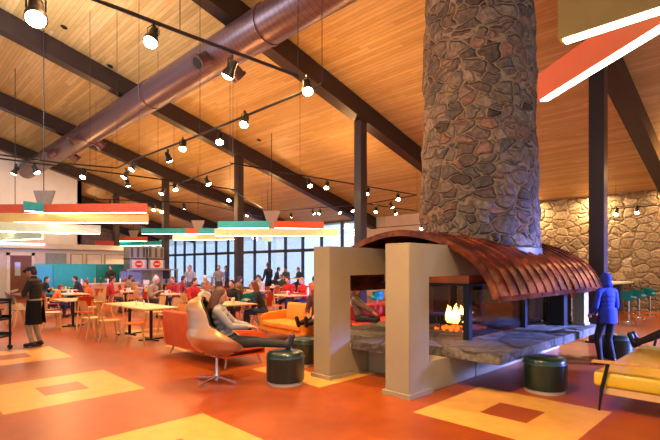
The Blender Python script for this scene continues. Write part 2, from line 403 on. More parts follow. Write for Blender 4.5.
def frame(y0, y1, label):
    t = thing('plaster_surround', label, 'fireplace surround', (4.765, y0, 0))
    d = y1-y0
    # C outline in the XZ plane, opening to the right
    pts = [(0, 0, 0), (1.7, 0, 0), (1.7, 0, .40), (.435, 0, .40), (.435, 0, 1.53), (2.2, 0, 1.53), (2.2, 0, 1.75), (1.6, 0, 1.955), (0, 0, 1.955)]
    if y0 > 4.5: pts[1] = (.86, 0, 0); pts[2] = (.86, 0, .40)
    # keep the top arm inside the hood's arc
    pts[5:8] = [(2.6, 0, 1.53), (2.6, 0, 1.84), (0.9, 0, 1.84), (.9, 0, 1.955)] if False else [(2.6, 0, 1.53), (2.6, 0, 1.945), (1.0, 0, 1.945), (.9, 0, 1.955)]
    MB().prism(pts, (0, d, 0)).build('plaster_frame', M_taupe, t, bevel=.008)
    MB().box(-.03, .5, -.03, d+.03, 0, .055).build('base_trim', M_taupe, t)
    return t
frame(3.37, 3.75, 'nearer pale plaster fireplace frame shaped like a C')
frame(4.77, 5.12, 'pale plaster fireplace frame behind, left of the nearer one')
base = thing('hearth_base', 'low taupe plaster plinth carrying the fireplace hearth', 'plinth', (0, 0, 0))
MB().box(6.5, 10.0, 3.37, 5.12, 0, .40).box(5.64, 6.5, 3.76, 5.12, 0, .40).build('plinth_block', M_taupe, base)
hearth = thing('stone_hearth', 'wide flagstone hearth ledge jutting out from the fireplace', 'hearth', (0, 0, 0))
MB().box(5.21, 10.15, 3.76, 4.76, .405, .525).box(5.66, 10.15, 2.61, 5.88, .40, .53).build('hearth_slab', M_slab, hearth, bevel=.006)
fb = thing('firebox', 'open four sided black steel firebox with sooty glass sides', 'firebox', (0, 0, 0))
for x in (6.51, 8.6, 9.75):
    for y in (3.52, 4.97):
        MB().box(x-.05, x+.05, y-.05, y+.05, .53, 1.40).build('corner_post', mat('blued_steel', '20242c', .4, metal=.5), fb)
cpn = mat('fascia_copper', 'a8562a', .35, metal=.8, var=.3, scale=3)
MB().box(6.4, 9.85, 3.44, 3.48, 1.40, 1.62).box(6.4, 9.85, 5.0, 5.05, 1.40, 1.62).box(6.4, 6.44, 3.48, 5.0, 1.40, 1.62).box(9.81, 9.85, 3.48, 5.0, 1.40, 1.62).build('copper_fascia', cpn, fb)
MB().box(6.36, 9.89, 3.4, 5.09, 1.365, 1.40).build('lintel', M_black, fb)
for x in (6.9, 7.5, 8.1, 8.7, 9.3):
    for y in (3.425, 5.065): MB().box(x-.02, x+.02, y-.015, y+.015, 1.40, 1.62).build('fascia_strap', M_copperdark, fb)
MB().box(8.0, 9.7, 3.6, 4.9, 1.62, 1.9).box(6.9, 9.4, 3.7, 4.8, 1.42, 1.95).build('smoke_throat', M_copperdark, fb)
for (xa, xb) in ((6.58, 8.54), (8.66, 9.69)):
    MB().box(xa, xb, 3.515, 3.525, .55, 1.36).build('glass_panel', M_smoke, fb)
    MB().box(xa, xb, 4.965, 4.975, .55, 1.36).build('glass_panel', M_smoke, fb)
gr = thing('fire_grate', 'black iron log grate inside the firebox', 'grate', (7.65, 4.25, .53))
b = MB()
for k in range(7): b.tube([(-.4+k*.13, -.3, .22), (-.4+k*.13, -.25, .12), (-.4+k*.13, .25, .12), (-.4+k*.13, .3, .22)], .012, 6)
b.build('grate_bars', M_black, gr)
for sx in (-1, 1):
    for sy in (-1, 1): MB().tube([(sx*.36, sy*.22, 0), (sx*.36, sy*.22, .12)], .014, 6).build('leg', M_black, gr)
for sy in (-.24, .24): MB().tube([(-.42, sy, .12), (.42, sy, .12)], .014, 6).build('cross_bar', M_black, gr)
M_log = mat('charred_log', '2a1c14', .9, var=.5, scale=12, bump=.8)
M_ember = mat('ember_bed', '30140a', .9, var=.6, scale=18, emit='ff5a14', es=2.5)
for k, (a, bq, r) in enumerate((((-.4, -.12, .2), (.42, -.02, .2), .07), ((-.35, .12, .2), (.38, .16, .2), .065), ((-.3, .02, .32), (.3, .1, .33), .06))):
    A, B = V(a)+V((7.65, 4.25, .53)), V(bq)+V((7.65, 4.25, .53)); mid = (A+B)/2
    o = MB().tube([A-mid, (A-mid)*.5+V((0, .01, .01)), V((0, 0, 0)), (B-mid)*.6+V((0, -.01, 0)), B-mid], [r*.9, r, r*1.05, r*.95, r*.85], 12).build('firewood_log', M_log, None, True)
    o.location = mid; tag(o, ['charred log at the front of the burning fire', 'charred log at the back of the burning fire', 'charred log lying on top of the two others in the fire'][k], 'log', 'logs in the fireplace')
em = MB(); rr = random.Random(5)
for k in range(60): em.ball((7.65+rr.uniform(-.45, .45), 4.25+rr.uniform(-.3, .3), .545), rr.uniform(.015, .04), n=6)
tag(em.build('ember', M_ember), 'glowing embers scattered under the log grate', 'embers', kind='stuff')
def flame_mat():
    m, nt, N, L, b = newmat('flame')
    tc = N.new('ShaderNodeTexCoord'); sp = N.new('ShaderNodeSeparateXYZ'); L.new(tc.outputs['Object'], sp.inputs[0])
    c = ramp(nt, mth(nt, 'DIVIDE', sp.outputs[2], .55), [(0, 'ffb040'), (.35, 'ffd878'), (.7, 'ff9a28'), (1, 'ff5a10')])
    L.new(c, b.inputs['Emission Color']); b.inputs['Emission Strength'].default_value = 7; b.inputs['Base Color'].default_value = (0, 0, 0, 1)
    lw = N.new('ShaderNodeLayerWeight'); lw.inputs[0].default_value = .5
    L.new(mth(nt, 'SUBTRACT', 1, mth(nt, 'POWER', lw.outputs[1], 3)), b.inputs['Alpha']); return m  # flames thin out at their edges
M_flame = flame_mat()
fire = thing('fire', 'bright yellow flames burning over the logs in the firebox', 'fire', (7.65, 4.25, .66))
for k in range(13):
    x, y = -.4+k*.06, rr.uniform(-.14, .14); h = rr.uniform(.16, .38) if x < .15 else rr.uniform(.12, .2); r = rr.uniform(.05, .09); sw = rr.uniform(-.08, .12)
    MB().tube([(x, y, 0), (x+.01, y, h*.2), (x+sw*.4, y, h*.45), (x+sw*.8, y, h*.7), (x+sw*.9, y, h*.9), (x+sw*1.4, y, h)], [r*.5, r, r*.85, r*.5, r*.22, .004], 10).build('flame', M_flame, fire, True)
light('POINT', 'firelight', (7.65, 4.25, 1.05), 45, 'ff8a3a', .15)
po = thing('hood_support', 'pale square post standing on the hearth at its far end', 'post', (9.85, 2.92, .53))
MB().box(-.13, .13, -.1, .1, 0, .84).build('shaft', M_taupe, po)
MB().box(-.15, .15, -.12, .12, 0, .04).build('base_plate', M_taupe, po)
dk = thing('fireplace_pier', 'dark square pier at the far end of the firebox', 'pier', (9.6, 3.22, .53))
MB().box(-.2, .2, -.14, .14, 0, .86).build('shaft', M_black, dk); MB().box(-.22, .22, -.15, .15, .0, .05).build('base_plate', M_black, dk)

# ---------------------------------------------------------------- track lighting
ZT = 4.4
def T(px, py, Z=ZT): return P(px, py, Z)
M_bulb = emis('lamp_glow', 'ffe6bc', 60)
M_wire = mat('wire', '241a16', .5)
tracks = [
 ([(60, -14), (180, 32), (298, 76)], 'lighting track crossing in front of the big duct, nearest the camera', [0, 1, 2]),
 ([(322, 84), (200, 135), (139, 158), (117, 168), (60, 163), (-20, 152)], 'long lighting track sloping from the middle of the room to the upper left wall', [0, 1, 2, 3, 5]),
 ([(-20, 156), (90, 170), (158, 179), (237, 190)], 'straight lighting track low on the left, passing over the kitchen', [0, 1, 2, 3]),
 ([(233, 164), (174, 185), (112, 197)], 'short lighting track between the two slim posts', [0, 1, 2]),
 ([(230, 163), (300, 175), (417, 195)], 'lighting track reaching right past the thick post to the chimney', [0, 1, 2]),
 ([(417, 195), (367, 204), (268, 211.7), (230, 189)], 'zigzag lighting track in front of the windows', [1, 2, 3]),
 ([(367, 204), (417, 211)], 'short far lighting track beside the chimney', [0, 1]),
 ([(96, 199), (200, 203), (262, 217)], 'farthest lighting track on the left, over the back tables', [0, 1, 2]),
]
for pts, lab, hang in tracks:
    W = [T(*p) for p in pts]; t = thing('light_track', lab, 'track', W[0], 0, 'ceiling lighting tracks')
    MB().tube([p-W[0] for p in W], .022, 6).build('rail', M_black, t)
    for h in hang:
        p = W[h]-W[0]; top = zc(W[h].x)-ZT
        MB().tube([p, p+V((0, 0, top))], .006, 5).build('suspension_rod', M_wire, t)
# far low tracks near the stone and cream walls
for (a, b_, lab) in ((V((19.4, 5.2, 3.8)), V((19.4, 1.0, 3.8)), 'lighting track near the top of the stone wall'), (V((19.3, 11, 3.75)), V((19.3, 16, 3.75)), 'lighting track near the plain wall behind the chimney')):
    t = thing('light_track', lab, 'track', a, 0, 'ceiling lighting tracks'); MB().tube([(0, 0, 0), b_-a], .02, 6).build('rail', M_black, t)
    for q in (.15, .85):
        p = (b_-a)*q; MB().tube([p, p+V((0, 0, zc(a.x)-a.z))], .006, 5).build('suspension_rod', M_wire, t)
# lamp heads hanging just below the tracks
proto_lamp = None
def lamp(px, py, label, Z=ZT-.12, aim=(.2, -.1), s=1., power=None, pos=None):
    global proto_lamp
    q = pos if pos is not None else T(px, py, Z)
    t = thing('track_lamp', label, 'spotlight', q, math.atan2(aim[1], aim[0]), 'black track spotlights')
    if proto_lamp is None:
        hm = []
        tilt = Matrix.Rotation(math.radians(30), 4, 'Y')
        b = MB(); b.lathe([(.03, .11), (.055, .1), (.06, .03), (.062, -.03), (.085, -.07), (.088, -.12), (.078, -.12), (.05, -.06)], 20)
        bmesh.ops.transform(b.b, matrix=tilt, verts=b.b.verts); h = b.build('housing', M_black, t, True)
        b = MB(); b.lathe([(.001, -.112), (.076, -.112), (.074, -.13), (.045, -.148), (.001, -.155)], 20)
        bmesh.ops.transform(b.b, matrix=tilt, verts=b.b.verts); g = b.build('bulb', M_bulb, t, True)
        y = MB().tube([(0, .07, 0), (0, .07, .1), (0, 0, .14)], .008, 6).tube([(0, -.07, 0), (0, -.07, .1), (0, 0, .14)], .008, 6).box(-.03, .03, -.015, .015, .12, .17).build('yoke', M_black, t)
        proto_lamp = (h, g, y)
    else:
        for o in proto_lamp: c = o.copy(); C.objects.link(c); c.parent = t
    if s != 1: t.scale = (s, s, s)
    return t
LP = [
 (36, 10, 1.25, 'biggest spotlight, alone in the upper left corner'), (153, 36, 1, 'spotlight hanging over the bright upper part of the duct'), (231, 68, 1, 'dim spotlight on the nearest track, right of the duct\'s middle'),
 (307, 86, 1, 'bright spotlight at the junction of the two long tracks'), (245, 120, 1, 'bright spotlight on the long sloping track, nearest the junction'), (220, 138, 1, 'spotlight turned away on the long sloping track'),
 (183, 145, 1, 'bright spotlight halfway down the long sloping track'), (168, 156, 1, 'dark spotlight just below the middle of the sloping track'), (134, 166, 1, 'spotlight at the bend of the sloping track'),
 (126, 174, 1, 'upper spotlight of the pair hanging below the bend'), (127, 182, 1, 'lower spotlight of the pair hanging below the bend'), (207, 181, 1, 'spotlight left of the middle post on the short track'),
 (175, 187, 1, 'bright spotlight where the short track meets the slim post'), (163, 191, 1, 'spotlight just left of the slim post'), (110, 203, 1, 'bright spotlight over the end of the orange pendant board'),
 (154, 208, 1, 'left spotlight of the bright pair on the far track'), (162, 210, 1, 'right spotlight of the bright pair on the far track'), (229, 198, 1, 'spotlight just left of the middle post, far track'),
 (184, 206, 1, 'spotlight on the far track between the pendant hangers'), (16, 170, 1, 'leftmost black spotlight against the white wall'), (35, 169, 1, 'second spotlight against the white wall, beside the duct end'),
 (84, 174, 1, 'bright spotlight below the end of the duct'), (309, 183, 1, 'dark spotlight on the track left of the thick post'), (327, 185, 1, 'bright spotlight on the track left of the thick post'),
 (248, 214, .9, 'spotlight right of the middle post, low far track'), (313, 212, .9, 'left of two small spotlights above the windows'), (320, 212, .9, 'right of two small spotlights above the windows'),
 (352, 209, 1, 'bright spotlight against the left side of the thick post'), (291, 215, .9, 'small dark spotlight above the coloured pendant'), (339, 211, .9, 'small spotlight between the window pair and the thick post'),
 (368, 191, 1, 'dark spotlight immediately right of the thick post'), (398, 197, 1, 'bright spotlight beside the chimney, upper track'), (391, 205, 1, 'dark spotlight beside the chimney, middle track'),
 (376, 210, 1, 'small bright spotlight right of the thick post, lower track'), (395, 212, 1, 'small bright spotlight beside the chimney, lower track')]
D_ = math.radians
for px, py, s, lab in LP:
    aa = D_(45+rr.uniform(-50, 50)) if 'bright' in lab or 'biggest' in lab else D_(rr.uniform(0, 360)); lamp(px, py, lab, s=s*.97, aim=(math.cos(aa), math.sin(aa)))
for (y, lab) in ((4.55, 'spotlight on the stone wall track nearest the chimney'), (3.9, 'second spotlight on the stone wall track'), (1.6, 'spotlight on the stone wall track right of the post')):
    lamp(0, 0, lab, pos=V((19.4, y, 3.68)), aim=(1, 0))
for (y, lab) in ((12.9, 'left small spotlight on the plain wall track'), (12.2, 'right small spotlight on the plain wall track')):
    lamp(0, 0, lab, pos=V((19.3, y, 3.63)), aim=(1, 0))
# recessed lights in the ceiling
def recess(px, py, lab):
    # solve the ray against the ceiling plane
    t = (px-330)/F; up = (HY-py)/F; z = (10.18-EYE)/(up+.28*.70711*(1+t)); X = z*.70711*(1+t); Y = z*.70711*(1-t)
    o = thing('recessed_light', lab, 'ceiling light', (X, Y, zc(X)-.01), 0, 'small recessed ceiling lights'); o.rotation_euler = (0, math.atan(.28), 0)
    MB().lathe([(.08, -.012), (.1, 0), (.1, .02), (.08, .02)], 16).build('trim_ring', M_black, o); MB().lathe([(.001, -.004), (.078, -.004), (.078, .0), (.001, .001)], 16).build('lens', emis('recessed_glow', 'ffd9a0', 9), o)
recess(64, 27, 'recessed light in the pale ceiling near the top left corner'); recess(259, 140, 'recessed light in the ceiling above the middle post')
recess(110, 66, 'tiny recessed fitting in the ceiling above the duct'); recess(93, 199, 'recessed light in the far ceiling over the kitchen'); recess(107, 193, 'recessed light in the far ceiling near the leftmost post')

# ---------------------------------------------------------------- coloured board pendants
BC = {'orange': mat('orange_board', 'c8480c', .5, var=.06), 'tan': mat('tan_board', 'dcae5c', .5, var=.06), 'mint': mat('mint_board', 'cfdcb4', .5, var=.06), 'cream': mat('cream_board', 'e6d9a6', .5, var=.05),
      'teal': mat('teal_board', '17a0a0', .5, var=.06), 'olive': mat('olive_board', '9c7c34', .5, var=.08), 'red': mat('red_board', '902606', .5, var=.06)}
M_led = emis('led_strip', 'ffeccc', 14); M_hang = mat('hanger_wood', '8c7a68', .6, var=.15)
def pendant(hub, boards, label, hang=True, Zb=3.05):
    t = thing('pendant_light', label, 'pendant light', (hub[0], hub[1], Zb), 0, 'crossed coloured board pendants')
    for (cx, cy, ang, L, dz, h, c) in boards:
        M = Matrix.Translation((cx-hub[0], cy-hub[1], dz)) @ Matrix.Rotation(ang, 4, 'Z')
        bd = MB().box(-L/2, L/2, -.045, .045, 0, h, M).build('board', BC[c], t)
        MB().box(-L/2+.03, L/2-.03, -.036, .036, -.014, .002, M).build('light_strip', M_led, bd)
    if hang:
        MB().prism([(-.24, .24, 1.0), (.24, -.24, 1.0), (.07, -.07, .28), (-.07, .07, .28)], (.05, .05, 0)).build('hanger', M_hang, t)
        MB().tube([(0, 0, 1), (0, 0, zc(hub[0])-Zb)], .014, 6).build('rod', M_wire, t)
    return t
def seg(a, b_, Z):   # board between two image points at height Z
    A, B = P(*a, Z), P(*b_, Z); m = (A+B)/2; d = B-A
    return (m.x, m.y, math.atan2(d.y, d.x), d.length)
h1 = P(41, 222, 3.05)
def nb(hub, dist_px, ang, L, dz, h, c, off=0):
    return (hub[0]+math.cos(ang)*off, hub[1]+math.sin(ang)*off, ang, L, dz, h, c)
D = math.radians
pendant((3.9, 16.6), [nb((3.9, 16.6), 0, D(-41), 4.6, .0, .28, 'tan', .9), nb((3.9, 16.6), 0, D(-48), 4.8, .29, .28, 'orange', .9), nb((3.9, 16.6), 0, D(-18), 4.6, -.31, .28, 'mint', -.7), nb((3.9, 16.6), 0, D(20), 1.6, .31, .28, 'teal', .2)],
        'large pendant of crossed orange, tan and mint boards at the left')
pendant((3.9, 20.6), [nb((3.9, 20.6), 0, D(-22), 3.6, .0, .26, 'tan'), nb((3.9, 20.6), 0, D(-58), 3.6, .3, .26, 'orange'), nb((3.9, 20.6), 0, D(-72), 3.4, -.28, .26, 'mint')],
        'pendant of orange and tan boards at the far left, behind the large one', True, 2.95)
pendant((12.0, 21.6), [nb((12, 21.6), 0, D(-45), 4.4, .31, .28, 'teal', -.7), nb((12, 21.6), 0, D(-56), 3.6, 0, .28, 'cream', 0.4), nb((12, 21.6), 0, D(-35), 3.6, .31, .28, 'orange', 1.2)],
        'pendant of teal, cream and orange boards left of the middle post')
pendant((11.4, 14.7), [nb((11.4, 14.7), 0, D(-43), 4.9, 0, .28, 'cream', .2), nb((11.4, 14.7), 0, D(-50), 2.1, .31, .28, 'teal', -1.15), nb((11.4, 14.7), 0, D(-35), 2.0, .31, .28, 'orange', 1.1)],
        'pendant of cream, teal and orange boards right of the middle post', True, 2.9)
pendant((12.3, 30.5), [nb((12.3, 30.5), 0, D(-45), 3.6, .3, .28, 'orange', -.9), nb((12.3, 30.5), 0, D(-56), 3.4, 0, .28, 'teal', .6)],
        'most distant pendant, small orange and teal boards above the ovens')
a = P(560, 45, 3.17); b_ = P(660, 13, 3.17); d = (b_-a).normalized(); L1 = 3.2
c_ = P(542, 101, 3.3); e_ = P(660, 28, 3.3); d2 = (e_-c_).normalized(); L2 = 3.4
m1 = a+d*L1/2; m2 = c_+d2*L2/2; hub = P(700, 2, 3.2)
pendant((m2.x, m2.y), [(m1.x, m1.y, math.atan2(d.y, d.x), L1, 0.02, .32, 'olive'), (m2.x, m2.y, math.atan2(d2.y, d2.x), L2, .13, .26, 'red')],
        'nearest pendant, olive and red boards cut off by the top right corner', True, 3.17)
# ---------------------------------------------------------------- kitchen end
M_panel = mat('panel_white', 'd9d2c4', .6, var=.04); M_teal = mat('teal_panel', '1496a0', .5, var=.08); M_blue = mat('sky_blue_panel', '2a9fd0', .5, var=.08)
M_doorw = mat('brown_door', '7c4a30', .5, var=.15); M_grey = mat('grey_panel', '8b9690', .5, var=.1)
M_wood = mat('honey_wood', 'c8924e', .45, var=.15, scale=4, stretch=(1, 6, 6)); M_tabletop = mat('maple_tabletop', 'd8b284', .35, var=.08, scale=3, stretch=(1, 6, 1))
kw = thing('kitchen_partition', 'long low white kitchen wall with door and framed panels at the left', 'partition', (0, YK, 0))
MB().box(-3, 11.2, -.12, 0, 0, 2.62).build('partition_wall', M_panel, kw)
MB().box(-3, 11.3, -.5, 0, 2.62, 2.9).build('cornice', mat('tiled_cornice', 'c9c2b6', .6, var=.2, scale=30), kw)
MB().box(-3, 6.6, -.62, -.5, 2.8, 2.88).build('lit_ledge', emis('lit_ledge_glow', 'fff4e0', 3), kw)
dr = MB().box(5.15, 6.1, -.16, -.12, 0, 2.25).build('door', M_doorw, kw)
MB().box(5.35, 5.6, -.175, -.16, 1.2, 1.9).build('door_window', mat('door_glass', 'b8c4c0', .2), dr)
MB().tube([(6.0, -.16, 1.0), (6.0, -.2, 1.0), (5.88, -.2, 1.0)], .015, 6).build('handle', M_chrome, dr)
for xa in (5.0, 6.1): MB().box(xa, xa+.15, -.17, -.12, 0, 2.4).build('door_trim', mat('bright_trim', 'efe6d8', .6), kw)
MB().box(5.0, 6.25, -.17, -.12, 2.25, 2.42).build('door_trim', MATS['bright_trim'], kw)
for (xa, xb, m, lab) in ((6.75, 7.75, M_grey, 'grey_panel'), (7.95, 8.6, M_panel, 'cream_panel'), (8.75, 9.6, M_panel, 'cream_panel'), (9.75, 11.1, M_panel, 'cream_panel')):
    f = MB().box(xa, xb, -.17, -.12, 1.0, 2.4).build('panel_frame', M_grey if m is M_grey else mat('panel_trim', 'b09a78', .6), kw)
    MB().box(xa+.06, xb-.06, -.185, -.17, 1.06, 2.34).build(lab, m, f)
rs = thing('sign_board', 'small red sign on top of the kitchen partition end', 'sign', (9.2, 28.1, 2.92))
MB().box(-.05, 1.0, 0, .06, 0, .25).build('sign_face', mat('sign_red', '8c2c1c', .5), rs); MB().box(0, .05, .06, .1, 0, .2).build('bracket', M_black, rs)
art = thing('wall_picture', 'wide dark red and blue picture panel beyond the kitchen partition', 'picture', (10.3, 31.2, 3.3))
MB().box(-.9, 1.0, 0, .06, -.2, .6).build('picture_panel', mat('dark_picture', '46303c', .5, var=.8, scale=2), art); MB().box(-.95, 1.05, .06, .1, -.25, .65).build('frame', M_black, art)
tp = thing('teal_partition', 'waist high teal and sky blue divider wall behind the seated people', 'divider', (0, 25, 0))
MB().box(5.5, 6.25, 0, .08, 0, 1.75).build('blue_panel', M_blue, tp); MB().box(6.27, 8.2, 0, .08, 0, 1.76).build('teal_panel', M_teal, tp); MB().box(8.22, 9.9, 0, .08, 0, 1.76).build('teal_panel', mat('dark_teal_panel', '0b7c80', .5, var=.08), tp)
MB().box(5.48, 9.92, -.01, .09, 1.76, 1.8).build('cap_rail', M_teal, tp)
# serving counter with condiments
ct = thing('serving_counter', 'low honey wood counter with bottles in front of the teal divider', 'counter', (7.9, 22.6, 0))
MB().box(-1.3, 1.3, -.28, .3, .1, .86).build('cabinet', M_wood, ct); MB().box(-1.35, 1.35, -.32, .34, .86, .9).build('worktop', M_tabletop, ct); MB().box(-1.25, 1.25, -.2, .3, 0, .1).build('plinth', M_black, ct)
ST = {'b': mat('white_plastic', 'e8e2d8', .4), 'r': mat('ketchup_red', 'b8261a', .4), 'y': mat('mustard_yellow', 'd8a020', .4), 'd': mat('dark_plastic', '2a2420', .4), 's': mat('cup_paper', 'e6ddcc', .6), 'g': mat('green_plastic', '3c6a3a', .4)}
def bottle(x, y, z, c, label, group, h=.22):
    t = thing('bottle', label, 'bottle', (x, y, z), 0, group)
    MB().lathe([(.032, 0), (.036, .01), (.036, h*.6), (.026, h*.75), (.014, h*.82), (.014, h*.86)], 12).build('bottle_body', ST[c], t, True)
    MB().lathe([(.018, h*.86), (.018, h*.93), (.008, h)], 10).build('cap', ST['r' if c == 'b' else 'b'], t, True)
cols = 'brydbgsrdb'
for k in range(9):
    bottle(6.75+k*.28, 22.45+.1*(k % 2), .9, cols[k], 'small %s bottle on the serving counter, %s' % ({'b': 'white', 'r': 'red', 'y': 'yellow', 'd': 'dark', 'g': 'green', 's': 'cream'}[cols[k]],
      ['at its left end', 'second from the left end', 'third from the left end', 'left of the centre', 'at its centre', 'right of the centre', 'third from the right end', 'second from the right end', 'at its right end'][k]), 'bottles on the serving counter', .26)
# steel ovens with red round signs
M_redsign = mat('sign_disc_red', 'c81e14', .4)
for k, x in enumerate((9.1, 10.02)):
    o = thing('steel_oven', ['left stacked steel oven with a round red sign', 'right stacked steel oven with a round red sign'][k], 'oven', (x, 23, 1.55), 0, 'stacked steel ovens')
    MB().box(0, .86, 0, .8, 0, .48).build('lower_oven', M_brushed, o, bevel=.01)
    u = MB().box(.0, .84, .05, .8, .53, 1.12).build('upper_oven', M_brushed, o, bevel=.01)
    for q in range(5): MB().box(.06+q*.15, .17+q*.15, .03, .05, .58, 1.07).build('vent_panel', M_brushed if q % 2 else mat('smoked_panel', '5c5650', .3, metal=.6), u)
    MB().box(-.02, .88, .0, .8, .48, .53).build('shelf', M_black, o)
    w_ = MB().box(.1, .76, -.02, 0, .04, .45).build('sign_plate', mat('plate_pale', 'cfc4bc', .4), o)
    dsc = MB().tube([(.43, -.02, .25), (.43, -.045, .25)], .18, 28).build('sign_disc', M_redsign, w_)
    MB().box(.31, .55, -.05, -.045, .225, .275).build('white_bar', mat('sign_white', 'f0ece4', .4), dsc)
oc = thing('steel_counter', 'stainless steel counter with shelves under the two ovens', 'counter', (10, 23.3, 0))
MB().box(-1.1, 1.6, -.4, .5, 1.48, 1.55).build('worktop', M_brushed, oc); MB().box(-1.1, 1.6, -.35, .5, .75, .8).build('lower_shelf', M_brushed, oc); MB().box(-1.1, 1.6, -.3, .5, .15, .2).build('bottom_shelf', M_brushed, oc)
for x in (-1.05, .2, 1.55):
    for y in (-.35, .45): MB().box(x-.025, x+.025, y-.025, y+.025, 0, 1.48).build('leg', M_brushed, oc)
MB().box(-1.1, 1.6, .46, .5, .2, 1.48).build('back_panel', M_brushed, oc)
for k in range(6):
    t = thing('food_container', ['steel food tub on the oven counter shelf, far left', 'steel food tub second from the left on the shelf', 'white food tub left of the shelf centre', 'white food tub right of the shelf centre', 'steel food tub second from the right on the shelf', 'steel food tub on the oven counter shelf, far right'][k], 'container', (9.1+k*.42, 23.2, .8), 0, 'tubs under the ovens')
    MB().box(-.15, .15, -.15, .15, 0, .2).build('tub', ST['b'] if k in (2, 3) else M_brushed, t, bevel=.01); MB().box(-.16, .16, -.16, .16, .2, .23).build('lid', M_brushed, t)
ex = thing('exit_sign', 'small lit green exit sign hanging before the windows', 'exit sign', P(267.5, 248, 2.7) + V((3, 3, .35)))
ex.location = (15.5, 20.35, 3.05); ex.rotation_euler = (0, 0, -PI/4)
MB().box(-.28, .28, -.04, .04, 0, .3).build('sign_box', emis('exit_green', '1fae74', 1.2), ex); MB().tube([(0, 0, .3), (0, 0, zc(15.5)-3.05)], .01, 6).build('rod', M_wire, ex)
def text(body, size, m, parent, loc, rot):
    cu = bpy.data.curves.new('lettering', 'FONT'); cu.body = body; cu.size = size; cu.align_x = 'CENTER'; cu.align_y = 'CENTER'; cu.extrude = .004
    o = bpy.data.objects.new('tmp', cu); C.objects.link(o); dg = bpy.context.evaluated_depsgraph_get(); me = bpy.data.meshes.new_from_object(o.evaluated_get(dg)); bpy.data.objects.remove(o)
    n = bpy.data.objects.new('lettering', me); C.objects.link(n); me.materials.clear(); me.materials.append(m); n.parent = parent; n.location = loc; n.rotation_euler = rot; return n
text('EXIT', .24, MATS['sign_white'], ex, (0, -.045, .15), (PI/2, 0, 0))

# ---------------------------------------------------------------- furniture kinds
PROTO = {}
def kind(name, builder, cat):
    """first call builds, later calls copy"""
    def make(loc, rz, label, group=None, mats=None):
        if name not in PROTO:
            t = thing(name, label, cat, loc, rz, group); builder(t); bpy.context.view_layer.update(); PROTO[name] = t
            if mats:
                for ch in t.children:
                    bn = ch.name.split('.')[0]
                    if bn in mats: ch.material_slots[0].link = 'OBJECT'; ch.material_slots[0].material = mats[bn]
            return t
        m2 = dict(PROTO_M[name]); m2.update(mats or {})
        return dup(PROTO[name], loc, rz, label, group, m2)
    return make
M_red = mat('red_laminate', 'c23a0c', .4, var=.08); M_orange = mat('orange_laminate', 'dc700a', .4, var=.08); M_pale = mat('pale_wood', 'd6a866', .4, var=.12, scale=4); M_dgrey = mat('dark_grey_laminate', '38332e', .5); M_tealch = mat('teal_upholstery', '128c90', .45, var=.1)
PROTO_M = {'dining_chair': {'seat': M_pale, 'backrest': M_pale, 'leg': M_wood}, 'cafe_table': {}, 'bar_stool': {'seat': M_tealch, 'backrest': M_tealch}, 'ottoman': {}, 'tall_stool': {}, 'high_table': {}}
def b_chair(t):
    b = MB(); b.rbox(-.2, .2, -.2, .2, .44, .465, .011, 2)
    for v in b.b.verts:
        r = max(abs(v.co.x), abs(v.co.y)); v.co.z += .012*(abs(v.co.x)/.2)**2
        v.co.y *= 1-.12*max(0, -v.co.x)/.2
    b.build('seat', M_pale, t, True)
    def f(u, v):
        y = (u-.5)*.38*(1-.25*abs(2*v-1)**3); z = .63+.24*v; x = -.205-.05*v+.5*y*y
        return (x, y, z)
    b = MB(); b.grid(f, 12, 6); bmesh.ops.solidify(b.b, geom=b.b.faces[:], thickness=.014); b.build('backrest', M_pale, t, True)
    for sx, sy in ((1, 1), (1, -1), (-1, 1), (-1, -1)):
        if sx > 0: MB().tube([(.15, sy*.15, .45), (.21, sy*.19, 0)], [.021, .015], 8).build('leg', M_wood, t, True)
        else: MB().tube([(-.22, sy*.15, .8), (-.19, sy*.16, .6), (-.16, sy*.165, .45), (-.22, sy*.19, .18), (-.27, sy*.2, 0)], [.016, .018, .022, .019, .015], 8).build('leg', M_wood, t, True)
    MB().tube([(.17, -.17, .3), (.17, .17, .3)], .009, 6).build('stretcher', M_wood, t)
    MB().tube([(-.17, -.17, .36), (-.17, .17, .36)], .009, 6).build('stretcher', M_wood, t)
chair = kind('dining_chair', b_chair, 'chair')
def b_table(t):
    MB().box(-.4, .4, -.6, .6, .72, .75).build('tabletop', M_tabletop, t, bevel=.006)
    MB().box(-.41, .41, -.61, .61, .722, .744).build('edge_band', M_wood, t)
    MB().tube([(0, 0, .03), (0, 0, .72)], .035, 12).build('pedestal', M_black, t, True)
    MB().box(-.28, .28, -.025, .025, .0, .03).box(-.025, .025, -.35, .35, 0, .031).build('foot', M_black, t)
table = kind('cafe_table', b_table, 'table')
def b_stool(t):
    MB().lathe([(.12, .66), (.17, .67), (.2, .7), (.205, .74), (.18, .775), (.08, .785), (.001, .786)], 24).build('seat', M_tealch, t, True)
    def f(u, v):
        a = PI*.65*(u-.5)*2+PI; r = .2+.02*v; return (r*math.cos(a), r*math.sin(a), .74+.2*v*(1-.3*abs(2*u-1)**2))
    b = MB(); b.grid(f, 16, 4); bmesh.ops.solidify(b.b, geom=b.b.faces[:], thickness=.03); b.build('backrest', M_tealch, t, True)
    MB().lathe([(.2, 0), (.2, .012), (.06, .03), (.03, .05), (.028, .66), (.08, .67)], 20).build('pedestal', M_chrome, t, True)
    MB().tube([(.15*math.cos(a), .15*math.sin(a), .28) for a in [2*PI*k/16 for k in range(17)]], .009, 6, False).tube([(-.15, 0, .28), (.15, 0, .28)], .008, 6).build('foot_ring', M_chrome, t, True)
stool = kind('bar_stool', b_stool, 'stool')
M_green = mat('dark_green_leather', '0e2a20', .3, var=.2, scale=5, coat=.3, bump=.15)
